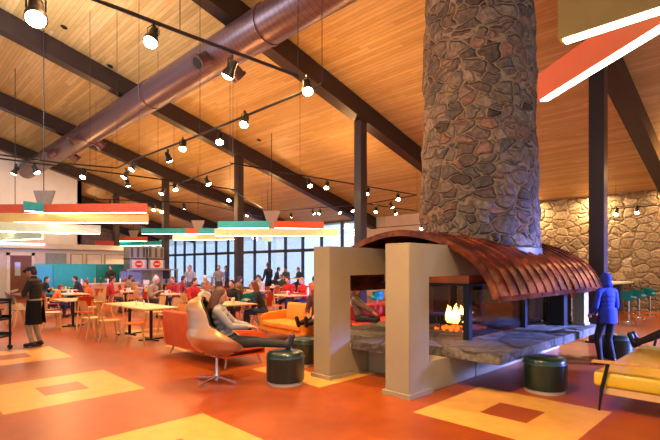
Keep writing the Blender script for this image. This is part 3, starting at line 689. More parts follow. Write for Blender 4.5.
def b_ott(t):
    MB().lathe([(.262, .045), (.268, .06), (.268, .37), (.272, .38), (.268, .39), (.262, .43), (.24, .452), (.15, .462), (.001, .465)], 40).build('cushion', M_green, t, True)
    MB().lathe([(.272, .372), (.2755, .38), (.272, .388)], 40).build('piping', mat('green_piping', '1b4434', .4), t, True)
    MB().lathe([(.25, 0), (.252, .02), (.252, .046), (.2, .046)], 40).build('base_ring', mat('cream_base', 'b8a888', .5), t, True)
    for k in range(5):
        a = 2*PI*k/5+.4; MB().tube([(.2685*math.cos(a), .2685*math.sin(a), .06), (.2685*math.cos(a), .2685*math.sin(a), .37)], .0035, 6).build('seam', M_green, t)
ottoman = kind('ottoman', b_ott, 'ottoman')

ottoman((4.2, 5.1, 0), 0, 'dark green round leather ottoman under the resting boots', 'green leather ottomans')
ottoman((5.27, 5.83, 0), 1, 'dark green round ottoman half hidden left of the fireplace frame', 'green leather ottomans')
ottoman((6.38, 2.33, 0), 2, 'dark green round leather ottoman in front of the stone hearth, near the floor square', 'green leather ottomans')
ottoman((9.4, 2.2, 0), .3, 'dark round ottoman at the far end of the hearth, behind the blue hoodie', 'green leather ottomans')

# sofas
def sofa(name, label, loc, rz, L, D, m, back=.36, hb=.8, legm=None, seat=.42, wood=False):
    """front faces +x; length along y"""
    t = thing(name, label, 'sofa', loc, rz); legm = legm or M_wood
    MB().rbox(-D/2, D/2-.04, -L/2, L/2, .17, seat-.13, .02).build('base', m, t, True)
    n = max(1, round((L-.3)/.75)); w_ = (L-.26)/n
    for k in range(n):
        y = -L/2+.13+k*w_; MB().rbox(-D/2+.16, D/2, y+.005, y+w_-.005, seat-.13, seat, .035).build('seat_cushion', m, t, True)
        Mx = Matrix.Translation((-D/2+.12, 0, seat)) @ Matrix.Rotation(-.2, 4, 'Y')
        MB().rbox(-.08, .07, y+.005, y+w_-.005, -.03, hb-seat-.02, .04, 3, Mx).build('back_cushion', m, t, True)
    Mx = Matrix.Translation((-D/2+.05, 0, .2)) @ Matrix.Rotation(-.12, 4, 'Y')
    MB().rbox(-.05, .04, -L/2, L/2, 0, hb-.2, .03, 3, Mx).build('back_frame', m, t, True)
    for s in (-1, 1):
        y = s*(L/2-.065)
        b = MB(); pts = [(-D/2-.02, y-.065, .18), (D/2-.06, y-.065, .18), (D/2-.02, y-.065, .5), (D/2-.12, y-.065, .56), (-D/2-.08, y-.065, .64)]
        b.prism(pts, (0, .13, 0)); b.build('arm', m, t, bevel=.025)
    for sx in (-1, 1):
        for sy in (-1, 1): MB().tube([(sx*(D/2-.12), sy*(L/2-.14), .18), (sx*(D/2-.06), sy*(L/2-.09), 0)], [.024, .014], 8).build('leg', legm, t, True)
    return t
M_sred = mat('orange_red_fabric', 'd8560e', .7, var=.08, bump=.2, bscale=200); M_sor = mat('orange_fabric', 'e08a1a', .7, var=.08, bump=.2, bscale=200)
M_sdred = mat('deep_red_fabric', 'b4300c', .7, var=.08); M_syel = mat('yellow_leather', 'd8b020', .42, var=.08, scale=3, coat=.15)
sofa('sofa', 'orange red sofa seen from behind, beyond the egg chair', (4.45, 7.45, 0), 0, 2.1, .84, M_sred, hb=.84)
sofa('sofa', 'bright orange sofa facing left, behind the green ottoman', (6.82, 7.95, 0), PI*.97, 1.75, .84, M_sor, hb=.8)
sofa('sofa', 'deep red sofa seen through the plaster fireplace frame', (8.6, 6.95, 0), -PI/2, 3.0, .84, M_sdred, hb=.76)
# egg chair, shell opening along +x
ec = thing('egg_chair', 'egg shaped swivel chair with silvery orange shell and dark lining, holding the girl', 'chair', (3.55, 5.85, 0), D(-38))
def egg(u, v, off=0.):
    # v: 0 bottom .. 1 top ; u: across, -1..1 around the back
    a = (u-.5)*2                       # -1..1
    z = .40+.80*v
    # half-opening angle and radii vary with height: low tub with arm wings, narrower waist, hooded top
    wing = [(0, 1.0), (.12, .98), (.3, .86), (.42, .68), (.55, .50), (.75, .50), (.9, .46), (1, .38)]
    rad = [(0, .10), (.08, .26), (.2, .36), (.35, .40), (.5, .35), (.65, .33), (.82, .31), (.93, .25), (1, .12)]
    def ip(T_, v):
        for (a0, b0), (a1, b1) in zip(T_, T_[1:]):
            if v <= a1: s = (v-a0)/(a1-a0); s = s*s*(3-2*s)*.5+s*.5; return b0+(b1-b0)*s
        return T_[-1][1]
    ang = PI+a*PI*ip(wing, v)*.93; r = ip(rad, v)+off
    x = r*math.cos(ang)*1.02+(.06-.20*v*v); y = r*math.sin(ang)*.98
    fl = .02*math.sin(v*PI)
    zz = z+ (-.30*max(0, math.cos(ang))*v if v > .15 else 0)
    return (x-fl, y, zz)
b = MB(); b.grid(lambda u, v: egg(u, v), 40, 36); bmesh.ops.remove_doubles(b.b, verts=b.b.verts, dist=.0005); shell_m = None
def eggmat():
    m, nt, N, L, bb = newmat('egg_shell_leather')
    tc = N.new('ShaderNodeTexCoord'); n1 = noise(nt, tc.outputs['Object'], 2.2, 4)
    L.new(ramp(nt, n1, [(.35, 'c27a3e'), (.5, 'c9956a'), (.65, 'b8a79a')]), bb.inputs['Base Color'])
    bb.inputs['Metallic'].default_value = .55; bb.inputs['Roughness'].default_value = .36; return m
M_egg = eggmat()
o = b.build('outer_shell', M_egg, ec, True); md = o.modifiers.new('s', 'SOLIDIFY'); md.thickness = .03; md.offset = 1
b = MB(); b.grid(lambda u, v: egg(u, .03+v*.96, -.028), 40, 36); bmesh.ops.remove_doubles(b.b, verts=b.b.verts, dist=.0005)
M_lining = mat('dark_lining', '1a1816', .5, var=.3, scale=10, bump=.6, bscale=25)
o = b.build('lining', M_lining, ec, True); md = o.modifiers.new('s', 'SOLIDIFY'); md.thickness = .02; md.offset = 0
edge = [egg(0, v/30, -.01) for v in range(2, 30)]+[egg(u/12, 1, -.01) for u in range(0, 13)]+[egg(1, v/30, -.01) for v in range(29, 1, -1)]
MB().tube(edge, .022, 8).build('edge_piping', M_lining, ec, True)
MB().rbox(-.18, .32, -.22, .22, .44, .52, .035).build('seat_cushion', M_lining, ec, True)
MB().lathe([(.03, .02), (.028, .1), (.022, .12), (.022, .34), (.1, .38), (.12, .42)], 20).build('swivel_column', M_chrome, ec, True)
for k in range(4):
    a = PI/4+PI/2*k+.2; c, s_ = math.cos(a), math.sin(a)
    MB().prism([(.02*s_, -.02*c, .07), (.36*c+.014*s_, .36*s_-.014*c, .012), (.36*c-.014*s_, .36*s_+.014*c, .012), (-.02*s_, .02*c, .07)], (0, 0, .022)).build('foot', M_chrome, ec, bevel=.003)
# yellow sofa with wooden arm and rail
ys = thing('yellow_sofa', 'low yellow leather sofa with wooden arm and black legs, bottom right corner', 'sofa', (6.0, 1.54, 0), 0)
MB().rbox(-.03, 2.55, -.78, .1, .27, .44, .04, 4).build('seat_cushion', M_syel, ys, True)
for k in range(1): MB().rbox(.06, 2.5, -.92, -.78, .40, .78, .05, 3).build('back_cushion', M_syel, ys, True)
MB().box(-.01, 2.58, -.005, .02, .19, .27).box(-.01, .03, -.95, -.005, .19, .27).build('wooden_rail', M_pale, ys, bevel=.005)
for x in (-.05, 2.6):
    b = MB(); pts = [(x-.045, .10, .545), (x+.045, .10, .545), (x+.045, -.5, .57), (x+.03, -.98, .585), (x-.03, -.98, .585), (x-.045, -.5, .57)]
    b.prism(pts, (0, 0, .028)); b.build('armrest', M_wood, ys, bevel=.008)
    MB().tube([(x, -.06, .55), (x, .0, .27), (x, .03, 0)], [.02, .02, .011], 8).build('leg', M_black, ys, True); MB().tube([(x, -.85, .57), (x, -.9, 0)], [.02, .011], 8).build('leg', M_black, ys, True)

# near long table with its chairs
GT = 'pale wood cafe tables'
def shaker(x, y, label): 
    t = thing('salt_shaker', label, 'shaker', (x, y, .75), 0, 'shakers and cups on tables')
    MB().lathe([(.022, 0), (.024, .02), (.02, .08), (.02, .085)], 12).build('body', ST['b'], t, True); MB().lathe([(.021, .085), (.018, .1), (.005, .108)], 12).build('cap', M_chrome, t, True)
def cup(x, y, label, c='s', z=.75):
    t = thing('paper_cup', label, 'cup', (x, y, z), 0, 'shakers and cups on tables')
    MB().lathe([(.028, 0), (.038, .1), (.036, .1), (.001, .095)], 14).build('cup_body', ST[c], t, True); MB().lathe([(.04, .1), (.04, .108), (.03, .112)], 14).build('lid', ST['b'], t, True)
table((4.55, 10.3, 0), 0, 'near half of the long empty pale table with the wooden chairs', GT); table((4.55, 11.52, 0), 0, 'far half of the long empty pale table with the wooden chairs', GT)
shaker(4.5, 11.0, 'left white shaker on the long empty table'); shaker(4.62, 10.85, 'right white shaker on the long empty table')
GC = 'wooden chairs around the tables'
nat = {}; ora = {'seat': M_orange, 'backrest': M_red}; redc = {'seat': M_red, 'backrest': M_red}; drk = {'seat': mat('cream_seat', 'd8cdb4', .5), 'backrest': mat('dark_back', '3a2c20', .5), 'leg': M_wood}
chair((3.72, 11.55, 0), .15, 'honey wooden chair at the far left end of the long empty table', GC)
chair((3.80, 10.75, 0), -.1, 'honey wooden chair between two others at the long empty table', GC)
chair((3.98, 9.85, 0), -.35, 'wooden chair with red back and orange seat, nearest the camera', GC, ora)
for k, (x, y, rz, l) in enumerate(((5.35, 11.9, PI, 'pale chair across the long table, farthest of three'), (5.35, 11.05, PI+.2, 'pale chair across the long table, middle of three'), (5.35, 10.2, PI-.1, 'pale chair across the long table, nearest the egg chair'))):
    chair((x, y, 0), rz, l, GC)
chair((4.75, 9.35, 0), PI/2+.1, 'honey wooden chair at the near end of the long empty table', GC)
# table to its left
table((4.05, 14.2, 0), .05, 'pale table with red chairs, left of the long empty table', GT)
chair((3.42, 13.75, 0), -.2, 'dark backed chair with a cream seat, leftmost at the red chair table', GC, drk)
chair((4.05, 13.2, 0), PI/2-.25, 'red chair on the near side of its table, right one', GC, redc); chair((3.62, 14.6, 0), .1, 'red chair on the near side of its table, left one', GC, redc)
chair((4.75, 13.9, 0), PI, 'red chair on the far side of its table', GC, redc); chair((4.75, 14.7, 0), PI+.2, 'honey chair on the far side of the red chair table', GC)
# dark woven chairs behind the server
for k in range(5):
    chair((3.0+.08*k, 15.2+.62*k, 0), .3-.12*k, ['grey woven back chair just right of the server, nearest', 'grey woven back chair second behind the server', 'grey woven back chair third behind the server', 'grey woven back chair fourth behind the server', 'grey woven back chair farthest behind the server'][k], 'grey chairs in a row behind the server', {'seat': mat('grey_weave', '8a7a68', .7, var=.4, scale=40), 'backrest': MATS['grey_weave'], 'leg': M_wood})
TB = [(4.9, 17.3, 0, 'pale table behind the red chair table, seat of the orange shirt'), (5.45, 20.6, .1, 'pale table of the two people in black shirts'), (6.8, 17.6, 0, 'pale table where the red and black jacket sits'),
      (7.15, 14.95, .1, 'pale table of the white haired man in beige'), (6.45, 9.95, -.1, 'pale table behind the sofa, of the auburn woman'), (9.6, 11.6, 0, 'long white topped table of the two red shirts'), (7.6, 12.6, .1, 'pale table beside the boy in red'),
      (10.4, 14.6, 0, 'pale table in the crowd before the middle post'), (9.3, 17.0, 0, 'pale table in the crowd behind the grey standing people'), (12.6, 12.6, 0, 'pale table in the far row before the windows'), (12.9, 16.6, 0, 'far pale table left of the middle post'), (8.6, 20.2, 0, 'pale table before the steel ovens')]
for x, y, r, l in TB: table((x, y, 0), r, l, GT)
cl = [nat, redc, ora]
SH = ['orange shirt table', 'black shirts table', 'black jacket table', 'beige man table', 'auburn woman table', 'white red shirts table', 'boy in red table', 'first crowd table', 'grey coats table', 'window side table', 'middle post table', 'ovens table']
names = ['left near', 'right near', 'left far', 'right far']
for i, (x, y, r, l) in enumerate(TB):
    short = SH[i]
    for j, (dx, dy, rz) in enumerate(((-.7, .3, 0), (-.7, -.35, 0), (.7, .3, PI), (.7, -.35, PI))):
        if (i, j) in ((4, 0), (4, 1)): continue
        c = cl[(i*2+j) % 3]; cn = ['honey', 'red', 'red backed'][(i*2+j) % 3]
        chair((x+dx, y+dy, 0), rz+r, '%s chair, %s seat of the %s' % (cn, names[j], short), GC, c)
    k0 = i
    for j in range(3):
        cup(x-.2+.2*j+.03*(i % 3), y-.3+.28*j, '%s cup on the %s' % (['left', 'middle', 'right'][j], short), 'sbr'[(i+j) % 3])
chair((5.1, 9.1, 0), 2.2, 'yellow wooden chair peeking over the orange red sofa', GC, {'seat': M_sor, 'backrest': mat('yellow_back', 'e0a030', .5)})
bottle(10.0, 11.0, .75, 'b', 'white bottle on the white topped table of the red shirts', 'bottles on tables', .3)
# high tables by the window
def b_high(t):
    MB().box(-.35, .35, -.9, .9, 1.02, 1.06).build('tabletop', M_tabletop, t, bevel=.006)
    for s in (-.6, .6): MB().tube([(0, s, 0), (0, s, 1.02)], .035, 10).build('leg', M_black, t); MB().lathe([(.22, 0), (.22, .02), (.04, .03)], 16, (0, s, 0)).build('foot', M_black, t)
high = kind('high_table', b_high, 'table')
high((16.2, 19.3, 0), .1, 'high table by the windows with three seated people', 'high tables'); high((15.0, 24.6, 0), .1, 'high table by the windows left of the middle post', 'high tables')
for x, y, l in ((15.7, 19.9, 'left stool at the high window table'), (16.75, 20.2, 'middle stool at the high window table'), (16.6, 18.85, 'right stool at the high window table')): stool((x, y, 0), 0, l, 'bar stools', {'seat': M_dgrey, 'backrest': M_dgrey})
# bar on the right
bar = thing('bar_counter', 'long bar counter with a pale top in front of the stone wall', 'bar counter', (18, 4.5, 0))
MB().box(-1.9, 2.3, -.3, .3, 1.06, 1.11).build('bar_top', mat('pale_bar_top', 'd8cfc8', .3), bar); MB().box(-1.8, 2.3, .1, .25, 0, 1.06).build('bar_front', mat('bar_dark', '3a2430', .5), bar)
for x in (-1.8, -.4, 1.0, 2.2): MB().box(x-.04, x+.04, -.26, -.18, 0, 1.06).build('leg', M_brushed, bar)
bar2 = thing('bar_counter', 'second shorter pale counter nearer the hood, left of the bar', 'bar counter', (15.6, 5.6, 0))
MB().box(-.9, .9, -.3, .3, 1.02, 1.07).build('bar_top', MATS['pale_bar_top'], bar2); MB().box(-.8, .8, .1, .25, 0, 1.02).build('bar_front', M_white, bar2)
for k, (x, y, l) in enumerate(((16.0, 3.43, 'teal stool at the bar, nearest the blue hoodie'), (17.3, 3.43, 'second teal stool at the bar'), (18.9, 3.43, 'third teal stool at the bar, in shadow'), (14.7, 3.75, 'teal stool behind the blue hoodie'))): stool((x, y, 0), -PI/2, l, 'bar stools')
os_ = {'seat': M_sred, 'backrest': M_sred}
for k, (x, y, l) in enumerate(((14.9, 5.1, 'orange stool seen below the hood, left one'), (15.8, 4.95, 'orange stool seen below the hood, right one'))): stool((x, y, 0), PI/2, l, 'bar stools', os_)
stool((10.9, 8.9, 0), 2.4, 'teal stool glimpsed through the plaster frame', 'bar stools')
stool((7.35, 10.5, 0), PI, 'teal backed stool between the auburn woman and the boy', 'bar stools')
# service cart
sc_ = thing('service_cart', 'black three tier bussing cart beside the server at the left edge', 'cart', (1.55, 11.25, 0), D(-45))
for z in (.28, .62, .95): MB().rbox(-.45, .45, -.25, .25, z-.02, z+.015, .01, 2).box(-.45, .45, -.25, -.235, z+.01, z+.07).box(-.45, .45, .235, .25, z+.01, z+.07).build('tray', M_black, sc_)
for sx in (-1, 1):
    for sy in (-1, 1):
        MB().box(sx*.43-.015, sx*.43+.015, sy*.23-.015, sy*.23+.015, .1, 1.0).build('upright', M_black, sc_)
        MB().tube([(sx*.43, sy*.23-.014, .05), (sx*.43, sy*.23+.014, .05)], .05, 14).build('wheel', M_black, sc_)
tb = thing('dish_tub', 'dark purple dish tub on the middle shelf of the cart', 'tub', (1.55, 11.25, .635), D(-45)); MB().box(-.3, .3, -.2, .2, 0, .16).build('tub_body', mat('purple_plastic', '3c2438', .5), tb, bevel=.02); MB().box(-.32, .32, -.22, .22, .16, .18).build('rim', MATS['purple_plastic'], tb)
for k in range(3):
    t = thing('plate_stack', ['stack of plates at the left of the cart top', 'stack of plates in the middle of the cart top', 'stack of plates at the right of the cart top'][k], 'plates', (1.4+.17*k, 11.4-.17*k, .965), 0, 'plates on the cart')
    MB().lathe([(.05, 0), (.095, .012), (.1, .03), (.095, .035), (.05, .02)], 20).build('plate', ST['b'], t, True)
# ---------------------------------------------------------------- people
def cyl_t(bm, a, b_, r0, r1, n=14):
    """tapered capsule"""
    a, b_ = V(a), V(b_); d = b_-a; L = max(d.length, 1e-4); q = d.to_track_quat('Z', 'Y').to_matrix().to_4x4(); T = Matrix.Translation(a) @ q
    prof = [(r0*math.sin(t), -r0*math.cos(t)) for t in (PI*.12, PI*.3)]+[(r0, 0), (r1, L)]+[(r1*math.cos(t), L+r1*math.sin(t)) for t in (PI*.2, PI*.38)]
    rings = [[bm.verts.new(T @ V((r*math.cos(2*PI*k/n), r*math.sin(2*PI*k/n), z))) for k in range(n)] for r, z in prof]
    for A, B in zip(rings, rings[1:]):
        for k in range(n): bm.faces.new([A[k], A[(k+1) % n], B[(k+1) % n], B[k]])
    bm.faces.new(rings[0][::-1]); bm.faces.new(rings[-1])
def ell(bm, c, r, R=None, n=18):
    T = Matrix.Translation(V(c)) @ (R.to_4x4() if R else Matrix.Identity(4)) @ Matrix.Diagonal((*r, 1))
    bmesh.ops.create_uvsphere(bm, u_segments=n, v_segments=n//2+2, radius=1, matrix=T)
def ik(a, b_, l1, l2, hint):
    a, b_, hint = V(a), V(b_), V(hint); d = b_-a; L = d.length
    if L > (l1+l2)*.999: b_ = a+d*((l1+l2)*.999/L); d = b_-a; L = d.length
    u = d/L; x = (l1*l1-l2*l2+L*L)/(2*L); h = math.sqrt(max(l1*l1-x*x, 0)); p = hint-u*hint.dot(u)
    p = p.normalized() if p.length > 1e-5 else V((0, 0, 1)); return a+u*x+p*h, b_
def remesh(bm, vox, name):
    me = bpy.data.meshes.new(name); bm.to_mesh(me); bm.free(); o = bpy.data.objects.new('tmp', me); C.objects.link(o)
    r = o.modifiers.new('r', 'REMESH'); r.mode = 'VOXEL'; r.voxel_size = vox; s = o.modifiers.new('s', 'SMOOTH'); s.iterations = 3 if vox < .009 else 2; s.factor = .5
    dg = bpy.context.evaluated_depsgraph_get(); m2 = bpy.data.meshes.new_from_object(o.evaluated_get(dg)); bpy.data.objects.remove(o); bpy.data.meshes.remove(me); m2.name = name
    for p in m2.polygons: p.use_smooth = True
    return m2
SKIN = [mat('skin_light', 'c98e6c', .5, var=.05), mat('skin_warm', 'b87852', .5, var=.05), mat('skin_tan', '96603e', .5, var=.05)]
def person(label, loc, rz, pose='sit', tilt=8, head=(0, 0), hands=None, feet=None, shirt='a03020', legs='2c2e3a', shoes='1c1814', hair='3a2416', long=False, skin=0, vox=.014, s=1., sh=.45, sleeve='long', extra=None, knees=None, hat=None, group=None, bald=False, pelvis=None):
    t = thing('person', label, 'person', loc, rz, group); t.scale = (s, s, s)
    stand = pose == 'stand'; fr = .0125 if vox > .01 else .0092
    pel = V(pelvis) if pelvis else (V((0, 0, .93)) if stand else V((-.02, 0, sh+.085)))
    Rt = Matrix.Rotation(D(tilt), 3, 'Y'); up = Rt @ V((0, 0, 1)); fw = Rt @ V((1, 0, 0))
    sh_c = pel+up*.47; neck = pel+up*.525; Rh = Matrix.Rotation(D(head[1]), 3, 'Z') @ Matrix.Rotation(D(head[0]), 3, 'Y')
    hc = neck+up*.075+(Rh @ V((.025, 0, .085)))
    caps = []; bm = bmesh.new()
    def cap(a, b_, r0, r1, part): cyl_t(bm, a, b_, r0, r1); caps.append((V(a), V(b_), r0, r1, part))
    # trunk: a run of ellipsoids from hips to shoulders
    prof = [(-.03, .155, .115), (.05, .15, .11), (.14, .135, .10), (.22, .135, .10), (.30, .15, .11), (.38, .16, .112), (.44, .155, .095)]
    for i, (h, wy, wx) in enumerate(prof): ell(bm, pel+up*h, (wx, wy, .085), Rt)
    for a, b_, r, part in ((-.03, .06, .13, 'hip'), (.10, .46, .13, 'torso')): caps.append((pel+up*a, pel+up*b_, r, r, part))
    cap(pel+up*.46, neck+up*.05, .06, .05, 'neck')
    for sg in (-1, 1): cap(sh_c+V((0, sg*.05, .005)), sh_c+V((0, sg*.155, -.01)), .062, .055, 'torso')
    # head
    def H(x, y, z): return hc+Rh @ V((x, y, z))
    ell(bm, hc, (.094, .074, .108), Rh); ell(bm, H(.022, 0, -.052), (.068, .056, .062), Rh); caps.append((H(0, 0, -.05), H(0, 0, .04), .085, .085, 'head'))
    cyl_t(bm, H(.088, 0, .012), H(.106, 0, -.022), .010, .014, 8); ell(bm, H(.045, 0, .02), (.05, .06, .03), Rh, 10)
    for sg in (-1, 1): ell(bm, H(-.005, sg*.077, -.005), (.018, .01, .03), Rh, 10)
    cyl_t(bm, H(.083, -.018, -.052), H(.083, .018, -.052), .008, .008, 8)
    if vox < .01:
        cyl_t(bm, H(.081, -.016, -.063), H(.081, .016, -.063), .008, .008, 8)
    # arms
    hands = hands or [(.32, .1, .74), (.32, -.1, .74)]
    for i, sg in enumerate((1, -1)):
        S = sh_c+V((0, sg*.185, -.02)); Wp = V(hands[i]); El, Wp = ik(S, Wp, .285, .25, V((-.4, sg*.5, -1)))
        cap(S, El, .052, .041, 'uarm'); cap(El, Wp, .041, .028, 'farm')
        d = (Wp-El).normalized(); nn = V((0, 0, -1)); nn = (nn-d*nn.dot(d)); nn = nn.normalized() if nn.length > .2 else V((1, 0, 0)); nn = (nn-d*nn.dot(d)).normalized(); sd = d.cross(nn)*(1 if True else 1)
        tsd = sd if (sd.y*sg) < 0 else -sd
        M3 = Matrix((d, tsd, nn)).transposed(); ell(bm, Wp+d*.05, (.052, .042, .016), M3, 12); caps.append((Wp+d*.01, Wp+d*.16, .035, .035, 'hand'))
        for f in range(4):
            b0 = Wp+d*.088+tsd*(.03-.02*f); ln = (.072, .08, .074, .058)[f]
            k1 = b0+(d*.85+nn*.35).normalized()*ln*.5; k2 = k1+(d*.5+nn*.8).normalized()*ln*.5
            cyl_t(bm, b0-d*.02, k1, fr, fr*.93, 8); cyl_t(bm, k1, k2, fr*.93, fr*.8, 8)
        t0 = Wp+d*.03+tsd*.03; t1 = t0+(d*.6+tsd*.75+nn*.2).normalized()*.042; t2 = t1+(d*.9+tsd*.1+nn*.5).normalized()*.032
        cyl_t(bm, t0-tsd*.01, t1, fr*1.25, fr*1.1, 8); cyl_t(bm, t1, t2, fr*1.1, fr*.85, 8)
    # legs
    if feet is None: feet = [(.02, .11, .085), (-.03, -.11, .085)] if stand else [(.42, .14, .085), (.36, -.13, .085)]
    kh = knees or [(1, .1, .25)]*2
    for i, sg in enumerate((1, -1)):
        Hp = pel+V((0, sg*.092, -.02)); A = V(feet[i][:3]); Kn, A = ik(Hp, A, .43, .42, V((kh[i][0], kh[i][1]*sg, kh[i][2] if not stand else 0)))
        cap(Hp, Kn, .083, .056, 'thigh'); cap(Kn, A, .054, .036, 'shin')
        if len(feet[i]) > 3: fd = V(feet[i][3])
        else: fd = V((1, sg*.15, 0))
        fd.normalize(); hl = A+V((0, 0, -.03)) if fd.z < .5 else A-V((fd.x, fd.y, 0))*0+V((.03, 0, 0)); 
        sole = V((0, 0, -1)) if abs(fd.z) < .5 else V((1, 0, 0))
        a0 = A+sole*.035-fd*.035; cap(a0, A+sole*.045+fd*.13, .036, .032, 'foot%d' % i)
        cap(A, A+fd*.03+sole*.03, .04, .038, 'foot%d' % i)
    me = remesh(bm, vox, 'body'); body = bpy.data.objects.new('body', me); C.objects.link(body); body.parent = t; me.materials.clear(); me.materials.append(SKIN[skin])
    # region of every face, by the nearest limb
    n = len(me.polygons); cen = np.empty(n*3); me.polygons.foreach_get('center', cen); cen = cen.reshape(-1, 3); best = np.full(n, 9.); reg = np.zeros(n, int); parts = []
    for a, b_, r0, r1, part in caps:
        if part not in parts: parts.append(part)
        a_, d_ = np.array(a), np.array(b_-a); L2 = max((d_**2).sum(), 1e-9); tt = np.clip(((cen-a_)@d_)/L2, 0, 1); dist = np.linalg.norm(cen-a_-tt[:, None]*d_, axis=1)-(r0+(r1-r0)*tt)
        m_ = dist < best; best[m_] = dist[m_]; reg[m_] = parts.index(part)
    def garment(nm, ps, m, off):
        ids = [parts.index(p) for p in ps if p in parts]; sel = np.isin(reg, ids); g = bmesh.new(); g.from_mesh(me); g.faces.ensure_lookup_table(); g.normal_update()
        for v in g.verts: v.co += v.normal*off
        bmesh.ops.delete(g, geom=[g.faces[i] for i in np.nonzero(~sel)[0]], context='FACES'); m2 = bpy.data.meshes.new(nm); g.to_mesh(m2); g.free()
        for p in m2.polygons: p.use_smooth = True
        o = bpy.data.objects.new(nm, m2); C.objects.link(o); o.parent = t; m2.materials.append(m); return o
    cloth = lambda c: mat('cloth_'+c, c, .85, var=.12, scale=8, bump=.2, bscale=30)
    garment('shirt', ['torso', 'uarm']+(['farm'] if sleeve == 'long' else []), cloth(shirt), .011)
    garment('trousers', ['hip', 'thigh', 'shin'], cloth(legs), .009)
    for q in (0, 1): garment('shoe', ['foot%d' % q], mat('shoe_'+shoes, shoes, .5, var=.1), .008)
    # hair
    hm = mat('hair_'+hair, hair, .6, var=.3, scale=20)
    if not bald:
        g = bmesh.new(); ell(g, H(-.016, 0, .022), (.093, .083, .103), Rh); ell(g, H(-.045, 0, -.02), (.062, .078, .085), Rh)
        if long:
            for q, (a, b_, r0, r1) in enumerate((((-.05, .045, -.02), (-.05, .055, -.2), .04, .035), ((-.05, -.045, -.02), (-.05, -.055, -.2), .04, .035), ((-.07, 0, 0), (-.09, 0, -.26), .055, .035), ((-.0, .072, -.0), (-.01, .075, -.16), .02, .022), ((-.0, -.072, -.0), (-.01, -.075, -.16), .02, .022))):
                cyl_t(g, H(*a), H(*b_), r0, r1)
        ho = bpy.data.objects.new('hair', remesh(g, max(vox, .009), 'hair')); C.objects.link(ho); ho.parent = t; ho.data.materials.clear(); ho.data.materials.append(hm)
    for sg in (-1, 1):
        MB().ball(H(.082, sg*.030, .0), (.008, .013, .007), Rh, 8).build('eye', MATS.get('eye_dark') or mat('eye_dark', '1a1210', .2), t, True)
    MB().ball(H(.0905, 0, -.057), (.003, .02, .004), Rh, 8).build('mouth', MATS.get('lips') or mat('lips', '8c3c30', .5), t, True)
    if extra: extra(t, locals())
    return t
# the girl in the egg chair, boots up on the ottoman
ecf = D(-38)
def girl_extra(t, L):
    ph = thing('mobile_phone', 'dark smartphone held by the girl in the egg chair', 'phone', (0, 0, 0)); ph.matrix_world = Matrix.Translation((3.55, 5.85, 0)) @ Matrix.Rotation(ecf, 4, 'Z') @ Matrix.Translation((.56, 0, .86)) @ Matrix.Rotation(D(-35), 4, 'Y')
    MB().rbox(-.005, .005, -.038, .038, -.07, .07, .004, 2).build('case', M_black, ph); MB().box(-.0062, -.0052, -.033, .033, -.06, .06).build('screen', emis('screen_glow', 'b8c8e0', .8), ph)
person('girl with long brown hair and grey sweater lounging in the egg chair', (3.55, 5.85, 0), ecf, 'sit', tilt=-15, head=(18, 0), pelvis=(.15, 0, .59), hands=[(.46, .05, .79), (.44, -.06, .79)],
       feet=[(1.03, .0, .525, (.35, .1, 1)), (1.06, -.11, .525, (.3, -.15, 1))], knees=[(0, .1, 1)]*2, shirt='8f8984', legs='23201f', shoes='2e2520', hair='5e3820', long=True, vox=.0075, s=1.0, extra=girl_extra)
# the server
def server_extra(t, L):
    H, Rh, pel = L['H'], L['Rh'], L['pel']
    g = bmesh.new(); ell(g, H(-.01, 0, .06), (.1, .088, .072), Rh); cyl_t(g, H(.07, 0, .062), H(.14, 0, .05), .03, .03)
    ell(g, H(.09, 0, .055), (.075, .065, .012), Rh)
    o = bpy.data.objects.new('cap', remesh(g, .01, 'cap')); C.objects.link(o); o.parent = t; o.data.materials.clear(); o.data.materials.append(mat('cap_black', '15120f', .7))
    def f(u, v):
        a = (u-.5)*PI*1.8; r = .162+.04*v; return (r*math.cos(a)*.95+.01, r*math.sin(a)*1.12, .98-.5*v)
    b = MB(); b.grid(f, 18, 10); bmesh.ops.solidify(b.b, geom=b.b.faces[:], thickness=.006); b.build('apron', mat('apron_black', '1a1614', .8), t, True)
    MB().tube([(.165*math.cos(a), .175*math.sin(a), .98) for a in [2*PI*k/24 for k in range(25)]], .008, 6, False).build('apron_string', MATS['apron_black'], t, True)
    nt_ = thing('white_plate', 'white dish held in the hands of the server', 'plate', (2.4, 11.25, 0)); nt_.matrix_world = Matrix.Translation((2.48, 11.17, 0)) @ Matrix.Rotation(D(140), 4, 'Z') @ Matrix.Translation((.44, 0, 1.13)) @ Matrix.Rotation(D(20), 4, 'Y')
    MB().lathe([(.04, 0), (.085, .012), (.095, .028), (.09, .032), (.04, .012)], 24).build('dish', ST['b'], nt_, True); MB().lathe([(.04, -.004), (.042, .002), (.02, .002)], 20).build('foot_ring', ST['b'], nt_, True)
person('server in black cap, black shirt and apron with khaki trousers, standing at the cart', (2.48, 11.17, 0), D(140), 'stand', tilt=4, head=(18, 0), hands=[(.36, .09, 1.12), (.36, -.09, 1.12)], shirt='1c1917', legs='a08a68', shoes='241a14', hair='241812', vox=.009, skin=1, sleeve='short', extra=server_extra, s=.97)
